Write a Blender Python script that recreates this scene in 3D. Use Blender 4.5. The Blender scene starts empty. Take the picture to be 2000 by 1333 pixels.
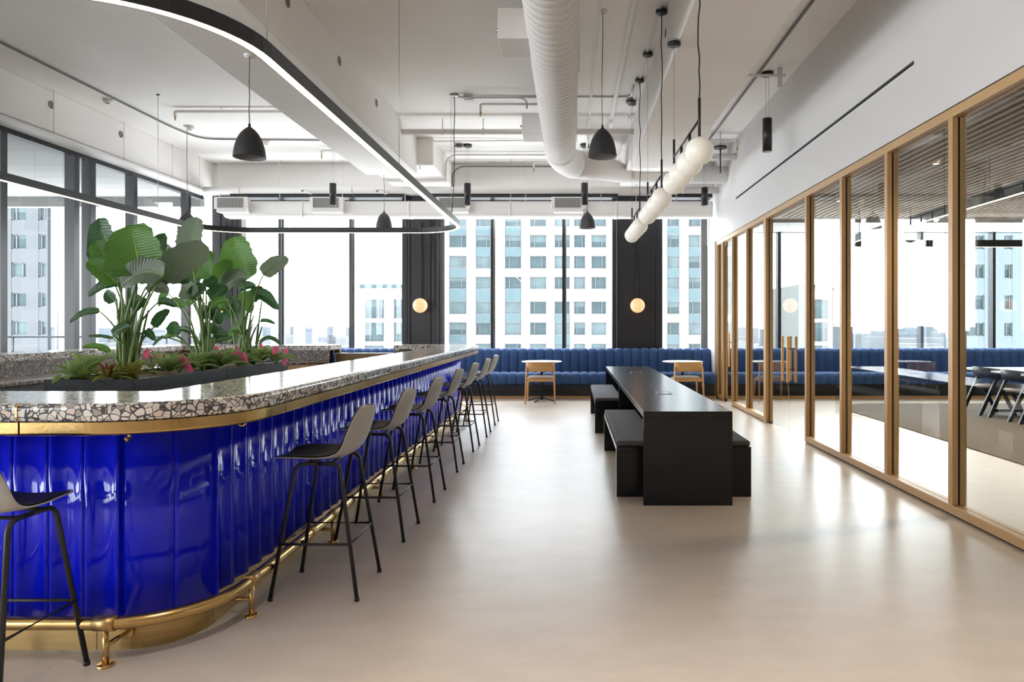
import bpy, bmesh, math, random
from mathutils import Vector, Matrix

random.seed(7)
S = bpy.context.scene
COL = S.collection
PI = math.pi

# ------------------------------------------------------------------ camera, sky, exposure
EYE = 1.46
cam_d = bpy.data.cameras.new('camera')
cam = bpy.data.objects.new('camera', cam_d)
COL.objects.link(cam)
cam.location = (0, 0, EYE)
cam.rotation_euler = (PI / 2, 0, 0)
cam_d.sensor_width = 36
cam_d.lens = 24
cam_d.shift_x = -115 / 2000
cam_d.shift_y = -31.5 / 2000
cam_d.clip_start = 0.05
cam_d.clip_end = 5000
S.camera = cam

SKY = 8.0
world = bpy.data.worlds.new('overcast_sky')
S.world = world
world.use_nodes = True
wn = world.node_tree
wn.nodes.clear()
wo = wn.nodes.new('ShaderNodeOutputWorld')
wb = wn.nodes.new('ShaderNodeBackground')
wc = wn.nodes.new('ShaderNodeTexCoord')
wz = wn.nodes.new('ShaderNodeSeparateXYZ')
wr = wn.nodes.new('ShaderNodeValToRGB')
wr.color_ramp.elements[0].position = 0.0
wr.color_ramp.elements[0].color = (0.96, 0.97, 1.0, 1)
wr.color_ramp.elements[1].position = 0.5
wr.color_ramp.elements[1].color = (0.88, 0.93, 1.0, 1)
wn.links.new(wc.outputs['Generated'], wz.inputs[0])
wn.links.new(wz.outputs['Z'], wr.inputs[0])
wn.links.new(wr.outputs[0], wb.inputs['Color'])
wb.inputs['Strength'].default_value = SKY
wn.links.new(wb.outputs[0], wo.inputs[0])

S.view_settings.view_transform = 'Standard'
S.view_settings.look = 'None'
S.view_settings.exposure = 0.8
S.view_settings.gamma = 1.0
S.view_settings.use_curve_mapping = False
cy = S.cycles
cy.use_denoising = True
cy.max_bounces = 9
cy.diffuse_bounces = 5
cy.glossy_bounces = 4
cy.transmission_bounces = 4
cy.transparent_max_bounces = 16
cy.sample_clamp_indirect = 6
cy.caustics_reflective = False
cy.caustics_refractive = False


def portal(name, loc, rot, sx, sy):
    d = bpy.data.lights.new(name, 'AREA')
    d.shape = 'RECTANGLE'
    d.size = sx
    d.size_y = sy
    d.cycles.is_portal = True
    o = bpy.data.objects.new(name, d)
    o.location = loc
    o.rotation_euler = rot
    COL.objects.link(o)


portal('window_portal_back', (2.4, 14.5, 2.35), (-PI / 2, 0, 0), 20.2, 3.7)
portal('window_portal_left', (-7.75, 4.2, 2.35), (PI / 2, 0, -PI / 2), 20.4, 3.7)

# ------------------------------------------------------------------ materials


def lin(r, g, b):
    f = lambda c: (c / 255 / 12.92) if c / 255 <= 0.04045 else ((c / 255 + 0.055) / 1.055) ** 2.4
    return (f(r), f(g), f(b))


def mat(name, rgb, rough=0.5, metal=0.0, var=0.06, scale=6.0, bump=0.0, bscale=40.0, coat=0.0, spec=0.5,
        stretch=(1, 1, 1), emit=None, estr=0.0, sheen=0.0):
    m = bpy.data.materials.new(name)
    m.use_nodes = True
    nt = m.node_tree
    p = nt.nodes['Principled BSDF']
    tc = nt.nodes.new('ShaderNodeTexCoord')
    mp = nt.nodes.new('ShaderNodeMapping')
    mp.inputs['Scale'].default_value = stretch
    nt.links.new(tc.outputs['Object'], mp.inputs[0])
    nz = nt.nodes.new('ShaderNodeTexNoise')
    nz.inputs['Scale'].default_value = scale
    nz.inputs['Detail'].default_value = 5
    nt.links.new(mp.outputs[0], nz.inputs['Vector'])
    mx = nt.nodes.new('ShaderNodeMix')
    mx.data_type = 'RGBA'
    mx.inputs[6].default_value = tuple(max(0, c * (1 - var)) for c in rgb) + (1,)
    mx.inputs[7].default_value = tuple(min(1, c * (1 + var)) for c in rgb) + (1,)
    nt.links.new(nz.outputs['Fac'], mx.inputs[0])
    nt.links.new(mx.outputs[2], p.inputs['Base Color'])
    p.inputs['Roughness'].default_value = rough
    p.inputs['Metallic'].default_value = metal
    p.inputs['Specular IOR Level'].default_value = spec
    p.inputs['Coat Weight'].default_value = coat
    p.inputs['Coat Roughness'].default_value = 0.05
    if sheen:
        p.inputs['Sheen Weight'].default_value = sheen
    if bump:
        n2 = nt.nodes.new('ShaderNodeTexNoise')
        n2.inputs['Scale'].default_value = bscale
        n2.inputs['Detail'].default_value = 4
        nt.links.new(mp.outputs[0], n2.inputs['Vector'])
        b = nt.nodes.new('ShaderNodeBump')
        b.inputs['Strength'].default_value = bump
        b.inputs['Distance'].default_value = 0.01
        nt.links.new(n2.outputs['Fac'], b.inputs['Height'])
        nt.links.new(b.outputs[0], p.inputs['Normal'])
    if emit:
        p.inputs['Emission Color'].default_value = emit + (1,)
        p.inputs['Emission Strength'].default_value = estr
    return m


def glass_mat(name, tint, gain=2.0):
    m = bpy.data.materials.new(name)
    m.use_nodes = True
    nt = m.node_tree
    nt.nodes.clear()
    N, L = nt.nodes.new, nt.links.new
    out = N('ShaderNodeOutputMaterial')
    tr = N('ShaderNodeBsdfTransparent')
    gl = N('ShaderNodeBsdfGlossy')
    gl.inputs['Roughness'].default_value = 0.0
    tr.inputs['Color'].default_value = tint + (1,)
    lw = N('ShaderNodeLayerWeight')
    lw.inputs['Blend'].default_value = 0.5
    pw = N('ShaderNodeMath'); pw.operation = 'POWER'; pw.inputs[1].default_value = 5
    ml = N('ShaderNodeMath'); ml.operation = 'MULTIPLY_ADD'; ml.inputs[1].default_value = 0.96; ml.inputs[2].default_value = 0.04
    g2 = N('ShaderNodeMath'); g2.operation = 'MULTIPLY'; g2.inputs[1].default_value = gain
    a1 = N('ShaderNodeMath'); a1.operation = 'ADD'; a1.inputs[1].default_value = 1
    dv = N('ShaderNodeMath'); dv.operation = 'DIVIDE'
    ge = N('ShaderNodeNewGeometry')
    iv = N('ShaderNodeMath'); iv.operation = 'SUBTRACT'; iv.inputs[0].default_value = 1
    fm = N('ShaderNodeMath'); fm.operation = 'MULTIPLY'
    mx = N('ShaderNodeMixShader')
    L(lw.outputs['Facing'], pw.inputs[0]); L(pw.outputs[0], ml.inputs[0])
    L(ml.outputs[0], g2.inputs[0]); L(ml.outputs[0], a1.inputs[0])
    L(g2.outputs[0], dv.inputs[0]); L(a1.outputs[0], dv.inputs[1])
    L(ge.outputs['Backfacing'], iv.inputs[1])
    L(dv.outputs[0], fm.inputs[0]); L(iv.outputs[0], fm.inputs[1])
    L(fm.outputs[0], mx.inputs[0]); L(tr.outputs[0], mx.inputs[1]); L(gl.outputs[0], mx.inputs[2])
    L(mx.outputs[0], out.inputs[0])
    return m


def terrazzo(name, scale, grout, c1, c2, c3, thr, rough=0.12):
    m = mat(name, (0.5, 0.5, 0.5), rough)
    nt = m.node_tree
    N, L = nt.nodes.new, nt.links.new
    p = nt.nodes['Principled BSDF']
    tc = N('ShaderNodeTexCoord')
    nz = N('ShaderNodeTexNoise'); nz.inputs['Scale'].default_value = scale * 0.5
    ad = N('ShaderNodeMixRGB'); ad.inputs[0].default_value = 0.035
    L(tc.outputs['Object'], nz.inputs['Vector']); L(tc.outputs['Object'], ad.inputs[1]); L(nz.outputs['Color'], ad.inputs[2])
    ve = N('ShaderNodeTexVoronoi'); ve.feature = 'DISTANCE_TO_EDGE'; ve.inputs['Scale'].default_value = scale
    vc = N('ShaderNodeTexVoronoi'); vc.feature = 'F1'; vc.inputs['Scale'].default_value = scale
    L(ad.outputs[0], ve.inputs['Vector']); L(ad.outputs[0], vc.inputs['Vector'])
    sp = N('ShaderNodeSeparateColor'); L(vc.outputs['Color'], sp.inputs[0])
    cr = N('ShaderNodeValToRGB')
    cr.color_ramp.interpolation = 'CONSTANT'
    e = cr.color_ramp.elements
    e[0].color = c1 + (1,); e[0].position = 0
    e[1].color = c2 + (1,); e[1].position = 0.4
    x = e.new(0.72); x.color = c3 + (1,)
    x = e.new(0.88); x.color = tuple(v * 0.55 for v in c2) + (1,)
    L(sp.outputs[0], cr.inputs[0])
    # chips vary in size: the joint width changes per cell
    th = N('ShaderNodeMath'); th.operation = 'MULTIPLY_ADD'; th.inputs[1].default_value = thr * 2.2; th.inputs[2].default_value = thr * 0.25
    L(sp.outputs[1], th.inputs[0])
    gt = N('ShaderNodeMath'); gt.operation = 'GREATER_THAN'
    L(ve.outputs['Distance'], gt.inputs[0]); L(th.outputs[0], gt.inputs[1])
    mx = N('ShaderNodeMix'); mx.data_type = 'RGBA'
    mx.inputs[6].default_value = grout + (1,)
    L(gt.outputs[0], mx.inputs[0]); L(cr.outputs[0], mx.inputs[7])
    L(mx.outputs[2], p.inputs['Base Color'])
    return m


def leaf_mat(name, top, under, vein=1.0):
    m = bpy.data.materials.new(name)
    m.use_nodes = True
    nt = m.node_tree
    nt.nodes.clear()
    N, L = nt.nodes.new, nt.links.new
    out = N('ShaderNodeOutputMaterial')
    p = N('ShaderNodeBsdfPrincipled'); p.inputs['Roughness'].default_value = 0.38
    t = N('ShaderNodeBsdfTranslucent')
    mx = N('ShaderNodeMixShader'); mx.inputs[0].default_value = 0.38
    uv = N('ShaderNodeTexCoord')
    wv = N('ShaderNodeTexWave'); wv.bands_direction = 'Y'; wv.inputs['Scale'].default_value = 6; wv.inputs['Distortion'].default_value = 0.8
    wv.inputs['Detail'].default_value = 2; wv.inputs['Detail Scale'].default_value = 1.5
    L(uv.outputs['UV'], wv.inputs['Vector'])
    ge = N('ShaderNodeNewGeometry')
    cm = N('ShaderNodeMix'); cm.data_type = 'RGBA'
    cm.inputs[6].default_value = top + (1,); cm.inputs[7].default_value = under + (1,)
    L(ge.outputs['Backfacing'], cm.inputs[0])
    hs = N('ShaderNodeHueSaturation')
    mr = N('ShaderNodeMapRange'); mr.inputs[3].default_value = 1 - 0.16 * vein; mr.inputs[4].default_value = 1 + 0.15 * vein
    L(wv.outputs['Fac'], mr.inputs[0]); L(mr.outputs[0], hs.inputs['Value']); L(cm.outputs[2], hs.inputs['Color'])
    L(hs.outputs[0], p.inputs['Base Color'])
    h2 = N('ShaderNodeHueSaturation'); h2.inputs['Hue'].default_value = 0.475; h2.inputs['Value'].default_value = 1.9
    L(hs.outputs[0], h2.inputs['Color']); L(h2.outputs[0], t.inputs['Color'])
    b = N('ShaderNodeBump'); b.inputs['Strength'].default_value = 0.35 * vein; b.inputs['Distance'].default_value = 0.006
    L(wv.outputs['Fac'], b.inputs['Height']); L(b.outputs[0], p.inputs['Normal'])
    L(p.outputs[0], mx.inputs[1]); L(t.outputs[0], mx.inputs[2]); L(mx.outputs[0], out.inputs[0])
    return m


def panel_mat(name, rgb, line, sx, sz, rough=0.5):
    """cladding panels too far away to tell apart singly: fine joint lines"""
    m = mat(name, rgb, rough, var=0.03)
    nt = m.node_tree
    N, L = nt.nodes.new, nt.links.new
    p = nt.nodes['Principled BSDF']
    tc = N('ShaderNodeTexCoord'); mp = N('ShaderNodeMapping')
    mp.inputs['Rotation'].default_value = (PI / 2, 0, 0)
    br = N('ShaderNodeTexBrick')
    br.offset = 0
    br.inputs['Color1'].default_value = rgb + (1,)
    br.inputs['Color2'].default_value = tuple(c * 0.95 for c in rgb) + (1,)
    br.inputs['Mortar'].default_value = line + (1,)
    br.inputs['Scale'].default_value = 1
    br.inputs['Brick Width'].default_value = sx
    br.inputs['Row Height'].default_value = sz
    br.inputs['Mortar Size'].default_value = 0.03
    L(tc.outputs['Object'], mp.inputs[0]); L(mp.outputs[0], br.inputs['Vector']); L(br.outputs['Color'], p.inputs['Base Color'])
    return m


M = {}
M['white'] = mat('white_paint', (0.76, 0.74, 0.72), 0.6, var=0.03, scale=1.5, bump=0.08, bscale=14)
M['ceiling'] = mat('painted_concrete', (0.84, 0.82, 0.795), 0.7, var=0.05, scale=1.1, bump=0.22, bscale=5)
M['wall'] = mat('wall_paint', (0.67, 0.655, 0.645), 0.55, var=0.015, scale=1.0)
M['black'] = mat('black_metal', (0.012, 0.013, 0.015), 0.42, var=0.15)
M['frame'] = mat('dark_window_frame', (0.013, 0.014, 0.018), 0.35, var=0.12)
M['column'] = mat('dark_column_paint', (0.015, 0.015, 0.018), 0.45, var=0.15)
M['brass'] = mat('aged_brass', (0.60, 0.40, 0.16), 0.24, 1.0, var=0.16, scale=9, bump=0.03, bscale=60)
M['brass_dull'] = mat('brushed_brass', (0.56, 0.38, 0.16), 0.38, 1.0, var=0.2, scale=4, stretch=(1, 1, 12))
M['wood'] = mat('oak_wood', (0.50, 0.30, 0.135), 0.42, var=0.18, scale=10, stretch=(6, 6, 0.6), bump=0.04)
M['wood_h'] = mat('oak_wood_rail', (0.52, 0.325, 0.155), 0.42, var=0.16, scale=10, stretch=(6, 0.5, 6), bump=0.04)
M['wood_light'] = mat('light_oak', (0.62, 0.35, 0.13), 0.4, var=0.15, scale=14, stretch=(1, 8, 8))
M['slat'] = mat('brown_slat', (0.42, 0.32, 0.23), 0.55, var=0.15, scale=6, stretch=(8, 0.5, 8))
M['dark'] = mat('plenum_black', (0.012, 0.011, 0.011), 0.8)
M['terrazzo'] = terrazzo('terrazzo', 40, lin(86, 85, 90), lin(242, 238, 232), lin(226, 220, 213), lin(228, 210, 198), 0.068)
M['terrazzo_dark'] = terrazzo('dark_terrazzo', 55, lin(58, 50, 48), lin(176, 160, 146), lin(126, 112, 104), lin(98, 84, 78), 0.10, 0.3)
M['tile'] = mat('cobalt_glazed_tile', (0.005, 0.012, 0.70), 0.07, var=0.10, scale=3, coat=0.0, bump=0.02, bscale=9, spec=0.45)
M['steel'] = mat('galvanised_steel', (0.45, 0.46, 0.46), 0.4, 1.0)
M['blue'] = mat('blue_upholstery', (0.028, 0.076, 0.205), 0.85, var=0.10, scale=90, bump=0.12, bscale=220, sheen=0.06)
M['table'] = mat('black_laminate', (0.008, 0.009, 0.012), 0.22, var=0.1, spec=0.4)
M['cushion'] = mat('grey_felt', (0.10, 0.10, 0.108), 0.95, var=0.22, scale=60, bump=0.15, bscale=200)
M['heater'] = mat('charcoal_heater_cover', (0.018, 0.018, 0.019), 0.5)
M['liner'] = mat('black_seat_lining', (0.012, 0.012, 0.012), 0.6)
M['shell'] = mat('grey_polymer', (0.43, 0.42, 0.405), 0.5, var=0.08, scale=30, bump=0.04, bscale=160)
M['laminate'] = mat('white_laminate', (0.78, 0.79, 0.80), 0.25)
M['seatpad'] = mat('grey_beige_pad', (0.42, 0.36, 0.32), 0.85, var=0.1, scale=50)
M['opal'] = mat('opal_glass', (0.86, 0.83, 0.76), 0.3, var=0.02, emit=(1.0, 0.93, 0.78), estr=0.10)
M['sconce'] = mat('glowing_opal_glass', (0.30, 0.24, 0.18), 0.4, emit=(1.0, 0.50, 0.22), estr=0.60)
M['led'] = mat('led_strip', (0.9, 0.85, 0.75), 0.5, emit=(1.0, 0.78, 0.48), estr=7.0)
M['bulb'] = mat('lamp_bulb', (0.9, 0.85, 0.75), 0.5, emit=(1.0, 0.78, 0.5), estr=8.0)
M['soil'] = mat('potting_bark', (0.16, 0.10, 0.06), 0.95, var=0.5, scale=60, bump=0.6, bscale=90)
M['planter'] = mat('planter_metal', (0.010, 0.011, 0.014), 0.36, var=0.1, spec=0.25)
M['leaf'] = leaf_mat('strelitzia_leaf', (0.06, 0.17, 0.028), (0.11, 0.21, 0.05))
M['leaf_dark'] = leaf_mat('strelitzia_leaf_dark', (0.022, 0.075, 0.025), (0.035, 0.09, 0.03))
M['leaf_grey'] = leaf_mat('strelitzia_leaf_underside', (0.125, 0.165, 0.11), (0.13, 0.17, 0.11))
M['stalk'] = mat('green_stalk', (0.15, 0.24, 0.07), 0.45, var=0.35, scale=14, stretch=(1, 1, 0.3))
M['midrib'] = mat('leaf_midrib', (0.26, 0.40, 0.07), 0.4)
M['fern'] = leaf_mat('zebra_leaf', (0.16, 0.28, 0.075), (0.18, 0.28, 0.10), 1.5)
M['brom'] = leaf_mat('bromeliad_leaf', (0.24, 0.29, 0.05), (0.2, 0.22, 0.06), 0.5)
M['brom_red'] = leaf_mat('bromeliad_heart', (0.20, 0.07, 0.03), (0.16, 0.06, 0.03), 0.4)
M['pink'] = leaf_mat('pink_spathe', (0.62, 0.09, 0.16), (0.5, 0.09, 0.13), 0.2)
M['glass'] = glass_mat('window_glass', (0.95, 0.97, 0.97), 1.6)
M['glass_p'] = glass_mat('partition_glass', (0.93, 0.96, 0.95), 2.4)
M['carpet'] = mat('brown_grey_carpet', (0.125, 0.10, 0.078), 0.95, var=0.55, scale=22, stretch=(1, 5, 1), bump=0.3, bscale=120)
# exterior
M['facade'] = panel_mat('white_cladding', (0.16, 0.159, 0.155), (0.11, 0.11, 0.11), 0.8, 40)
M['facade_blue'] = panel_mat('blue_grey_cladding', (0.050, 0.066, 0.077), (0.037, 0.050, 0.060), 0.45, 60)
M['facade_grey'] = panel_mat('grey_cladding', (0.017, 0.0215, 0.025), (0.0155, 0.020, 0.0235), 2.4, 60)
M['ext_glass'] = mat('tower_window_glass', (0.020, 0.033, 0.037), 0.25, var=0.6, scale=0.6, spec=0.12)
M['ext_glass2'] = mat('tower_window_blind', (0.045, 0.062, 0.066), 0.4, var=0.35, scale=0.5, spec=0.1)
M['spandrel'] = mat('glass_spandrel', (0.044, 0.066, 0.073), 0.4, var=0.15, scale=0.5, spec=0.1)
M['ext_frame'] = mat('tower_window_frame', (0.06, 0.065, 0.07), 0.6)
M['city'] = mat('haze_tinted_city_blocks', (0.105, 0.11, 0.118), 0.9, var=0.4, scale=0.02)  # distance haze is painted into this pale colour
M['ground'] = mat('haze_tinted_city_ground', (0.09, 0.093, 0.097), 0.95, var=0.3, scale=0.01)  # paled to stand in for haze, like the blocks
M['city_blue'] = mat('haze_tinted_blue_block', (0.078, 0.091, 0.108), 0.9, var=0.1, scale=0.05)  # blue grey with the haze mixed into the colour
M['soffit'] = mat('grey_boards', (0.20, 0.20, 0.195), 0.8, var=0.12, scale=3, stretch=(0.2, 6, 1))

# floor: polished concrete, built by hand for a broader mottling
mf = mat('polished_concrete', (0.555, 0.49, 0.428), 0.30, var=0.10, scale=0.9, spec=0.2)
nt = mf.node_tree
p = nt.nodes['Principled BSDF']
n3 = nt.nodes.new('ShaderNodeTexNoise'); n3.inputs['Scale'].default_value = 5; n3.inputs['Detail'].default_value = 8; n3.inputs['Roughness'].default_value = 0.7
m3 = nt.nodes.new('ShaderNodeMapping'); m3.inputs['Scale'].default_value = (0.55, 1.1, 1)
mm = nt.nodes.new('ShaderNodeMix'); mm.data_type = 'RGBA'; mm.blend_type = 'MULTIPLY'; mm.inputs[0].default_value = 1.0
c3 = nt.nodes.new('ShaderNodeValToRGB')
c3.color_ramp.elements[0].position = 0.25; c3.color_ramp.elements[0].color = (0.91, 0.905, 0.90, 1)
c3.color_ramp.elements[1].position = 0.7; c3.color_ramp.elements[1].color = (1.06, 1.06, 1.06, 1)
old = p.inputs['Base Color'].links[0].from_socket
nt.links.new(nt.nodes['Texture Coordinate'].outputs['Object'], m3.inputs[0]); nt.links.new(m3.outputs[0], n3.inputs['Vector'])
nt.links.new(n3.outputs['Fac'], c3.inputs[0]); nt.links.new(old, mm.inputs[6]); nt.links.new(c3.outputs[0], mm.inputs[7])
nt.links.new(mm.outputs[2], p.inputs['Base Color'])
M['floor'] = mf

# ------------------------------------------------------------------ mesh helpers
ORG = {}


def at(x, y, Y):
    """a point seen at photo pixel (x, y), at depth Y metres into the room"""
    return Vector(((x - 1115) / 1333.33 * Y, Y, EYE - (y - 635) / 1333.33 * Y))


class MB:
    def __init__(s):
        s.v, s.f, s.sm, s.uv = [], [], [], None

    def add(s, vs, fs, smooth=False):
        b = len(s.v)
        s.v += [Vector(q) for q in vs]
        s.f += [tuple(i + b for i in f) for f in fs]
        s.sm += [smooth] * len(fs)
        return s

    def box(s, x0, x1, y0, y1, z0, z1):
        vs = [(x, y, z) for z in (z0, z1) for y in (y0, y1) for x in (x0, x1)]
        return s.add(vs, [(0, 2, 3, 1), (4, 5, 7, 6), (0, 1, 5, 4), (2, 6, 7, 3), (0, 4, 6, 2), (1, 3, 7, 5)])

    def tube(s, path, r, n=10, caps=True, r1=None):
        path = [Vector(q) for q in path]
        k = len(path)
        vs, fs = [], []
        prev = None
        for i, q in enumerate(path):
            t = (path[min(i + 1, k - 1)] - path[max(i - 1, 0)]).normalized()
            if prev is None:
                a = Vector((0, 0, 1)) if abs(t.z) < 0.9 else Vector((1, 0, 0))
                u = t.cross(a).normalized()
            else:
                u = (prev - t * prev.dot(t)).normalized()
            prev = u
            w = t.cross(u)
            rr = r[i] if isinstance(r, (list, tuple)) else (r if r1 is None else r + (r1 - r) * i / (k - 1))
            vs += [q + (u * math.cos(2 * PI * j / n) + w * math.sin(2 * PI * j / n)) * rr for j in range(n)]
        for i in range(k - 1):
            for j in range(n):
                a, b = i * n + j, i * n + (j + 1) % n
                fs.append((a, b, b + n, a + n))
        s.add(vs, fs, True)
        if caps:
            b = len(s.v) - len(vs)
            s.f += [tuple(b + j for j in reversed(range(n))), tuple(b + (k - 1) * n + j for j in range(n))]
            s.sm += [False, False]
        return s

    def lathe(s, prof, c=(0, 0, 0), n=24, axis='z'):
        vs, fs = [], []
        k = len(prof)
        for (r, h) in prof:
            for j in range(n):
                a = 2 * PI * j / n
                x, y, z = r * math.cos(a), r * math.sin(a), h
                if axis == 'x':
                    x, y, z = h, x, y
                elif axis == 'y':
                    x, y, z = y, h, x
                vs.append((c[0] + x, c[1] + y, c[2] + z))
        for i in range(k - 1):
            for j in range(n):
                a, b = i * n + j, i * n + (j + 1) % n
                fs.append((a, b, b + n, a + n))
        return s.add(vs, fs, True)

    def sphere(s, c, r, n=24):
        k = n // 2
        return s.lathe([(max(1e-4, r * math.sin(PI * i / k)), -r * math.cos(PI * i / k)) for i in range(k + 1)], c, n)

    def prism(s, poly, z0, z1):
        n = len(poly)
        vs = [(x, y, z0) for x, y in poly] + [(x, y, z1) for x, y in poly]
        fs = [tuple(reversed(range(n))), tuple(range(n, 2 * n))]
        fs += [(i, (i + 1) % n, n + (i + 1) % n, n + i) for i in range(n)]
        return s.add(vs, fs)

    def sweep(s, path, nrm, sec, smooth=False, caps=True):
        """sec: closed (offset along nrm, z) section swept along a flat path"""
        k, n = len(path), len(sec)
        vs, fs = [], []
        for q, u in zip(path, nrm):
            vs += [(q[0] + u[0] * a, q[1] + u[1] * a, b) for a, b in sec]
        for i in range(k - 1):
            for j in range(n):
                a, b = i * n + j, i * n + (j + 1) % n
                fs.append((a, b, b + n, a + n))
        if caps:
            fs += [tuple(reversed(range(n))), tuple((k - 1) * n + j for j in range(n))]
        return s.add(vs, fs, smooth)

    def grid(s, rows, smooth=True, closed=False):
        k, n = len(rows), len(rows[0])
        vs = [q for r in rows for q in r]
        fs = []
        for i in range(k - 1):
            for j in range(n - 1 if not closed else n):
                a, b = i * n + j, i * n + (j + 1) % n
                fs.append((a, b, b + n, a + n))
        return s.add(vs, fs, smooth)

    def build(s, name, m, parent=None, bevel=0.0, seg=2, origin=None, local=False, fixn=False, auto=False):
        me = bpy.data.meshes.new(name)
        if local:
            o0 = Vector((0, 0, 0))
        elif parent is not None:
            o0 = ORG.get(parent.name, Vector((0, 0, 0)))
        elif origin is not None:
            o0 = Vector(origin)
        else:
            xs = [v.x for v in s.v]; ys = [v.y for v in s.v]; zs = [v.z for v in s.v]
            o0 = Vector(((min(xs) + max(xs)) / 2, (min(ys) + max(ys)) / 2, min(zs)))
        me.from_pydata([tuple(v - o0) for v in s.v], [], s.f)
        me.polygons.foreach_set('use_smooth', s.sm)
        if s.uv:
            l = me.uv_layers.new(name='UVMap')
            for lp in me.loops:
                l.data[lp.index].uv = s.uv[lp.vertex_index]
        if fixn:
            bm = bmesh.new(); bm.from_mesh(me)
            bmesh.ops.recalc_face_normals(bm, faces=bm.faces)
            bm.to_mesh(me); bm.free()
        me.materials.append(m)
        me.update()
        o = bpy.data.objects.new(name, me)
        COL.objects.link(o)
        if parent is not None:
            o.parent = parent
        elif not local:
            o.location = o0
        ORG[o.name] = o0
        if bevel:
            b = o.modifiers.new('edge', 'BEVEL')
            b.width = bevel
            b.segments = seg
            b.limit_method = 'ANGLE'
        return o


def tag(o, label=None, cat=None, group=None, kind=None):
    if label: o['label'] = label
    if cat: o['category'] = cat
    if group: o['group'] = group
    if kind: o['kind'] = kind
    return o


def thing(name, loc, label=None, cat=None, group=None, kind=None, rz=0.0):
    o = bpy.data.objects.new(name, None)
    o.empty_display_size = 0.1
    COL.objects.link(o)
    o.location = loc
    o.rotation_euler = (0, 0, rz)
    ORG[o.name] = Vector(loc)
    return tag(o, label, cat, group, kind)


def struct(name, mb, m, parent=None, **k):
    o = mb.build(name, m, parent, **k)
    if parent is None:
        o['kind'] = 'structure'
    return o


KIDS = {}


def dup(o, parent=None, loc=None, rz=None, label=None):
    c = o.copy()
    COL.objects.link(c)
    if parent is not None:
        c.parent = parent
    if loc is not None:
        c.location = loc
    if rz is not None:
        c.rotation_euler = (0, 0, rz)
    if label:
        c['label'] = label
    for ch in KIDS.get(o.name) or [q for q in bpy.data.objects if q.parent == o]:
        dup(ch, c)
    return c


def remember(root):
    """note the children of a thing once, so that copies need no search"""
    for o in [root] + list(root.children_recursive):
        KIDS[o.name] = list(o.children)


def B(*a):
    return MB().box(*a)


def bez(a, b, c, n=8, d=None):
    a, b, c = Vector(a), Vector(b), Vector(c)
    if d is None:
        return [a * (1 - t) ** 2 + b * 2 * t * (1 - t) + c * t * t for t in [i / n for i in range(n + 1)]]
    d = Vector(d)
    return [a * (1 - t) ** 3 + b * 3 * t * (1 - t) ** 2 + c * 3 * t * t * (1 - t) + d * t ** 3 for t in [i / n for i in range(n + 1)]]


def rounded_path(pts, r, n=6):
    """polyline with rounded corners (3-D)"""
    pts = [Vector(q) for q in pts]
    out = [pts[0]]
    for i in range(1, len(pts) - 1):
        a, b, c = pts[i - 1], pts[i], pts[i + 1]
        ra = min(r, (a - b).length * 0.49, (c - b).length * 0.49)
        out += bez(b + (a - b).normalized() * ra, b, b + (c - b).normalized() * ra, n)
    out.append(pts[-1])
    return out


# ------------------------------------------------------------------ room shell
YB, XL, XR, CEIL = 14.4, -7.6, 2.9, 4.75
YF = -6.0
XM = 12.6          # far wall of the meeting room
struct('floor', B(XL - 0.3, XM + 0.3, YF - 0.3, YB + 0.3, -0.2, 0), M['floor'], origin=(0, 0, 0))
struct('ceiling', B(XL - 0.3, XM + 0.3, YF - 0.3, YB + 0.3, CEIL, CEIL + 0.2), M['ceiling'], origin=(0, 0, CEIL))
wb_ = B(XL - 0.2, XM + 0.2, YB + 0.08, YB + 0.3, 0, 0.5).box(XL - 0.2, XM + 0.2, YB + 0.08, YB + 0.3, 4.2, CEIL)
struct('wall_back', wb_, M['white'], origin=(0, YB, 0))
wl_ = B(XL - 0.3, XL - 0.06, YF, YB, 0, 0.5).box(XL - 0.3, XL - 0.06, YF, YB, 4.2, CEIL)
struct('wall_left', wl_, M['white'], origin=(XL, 0, 0))
struct('wall_front', B(XL - 0.2, XM + 0.2, YF - 0.25, YF, 0, CEIL), M['wall'], origin=(0, YF, 0))
struct('wall_far_right', B(XM, XM + 0.25, YF, YB, 0, CEIL), M['wall'], origin=(XM, 0, 0))
# the wall above the glass partition, with a slot diffuser let into it
SZ0, SZ1, SY0, SY1 = 3.665, 3.70, 5.77, 12.0
wr_ = MB()
wr_.box(XR, XR + 0.16, YF, YB + 0.05, 3.125, SZ0).box(XR, XR + 0.16, YF, YB + 0.05, SZ1, CEIL)
wr_.box(XR, XR + 0.16, YF, SY0, SZ0, SZ1).box(XR, XR + 0.16, SY1, YB + 0.05, SZ0, SZ1)
wr_.box(XR - 0.03, XR + 0.16, 13.62, YB + 0.05, 0, 3.125)
wall_r = struct('wall_right', wr_, M['wall'], origin=(XR, 0, 0))
B(XR + 0.04, XR + 0.05, SY0, SY1, SZ0, SZ1).build('slot_recess', M['dark'], wall_r)
sl = MB()
sl.box(XR + 0.005, XR + 0.03, SY0, SY1, (SZ0 + SZ1) / 2 - 0.003, (SZ0 + SZ1) / 2 + 0.003)
sl.build('slot_blade', M['black'], wall_r)
B(XR - 0.031 - 0.008, XR - 0.031, 13.9, 13.97, 1.23, 1.36).build('light_switch', M['laminate'], wall_r, bevel=0.002)

# beams ------------------------------------------------------------


def beam(x0, x1, y0, y1, z0):
    o = struct('beam', B(x0, x1, y0, y1, z0, CEIL), M['ceiling'], bevel=0.012)
    return o


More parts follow.
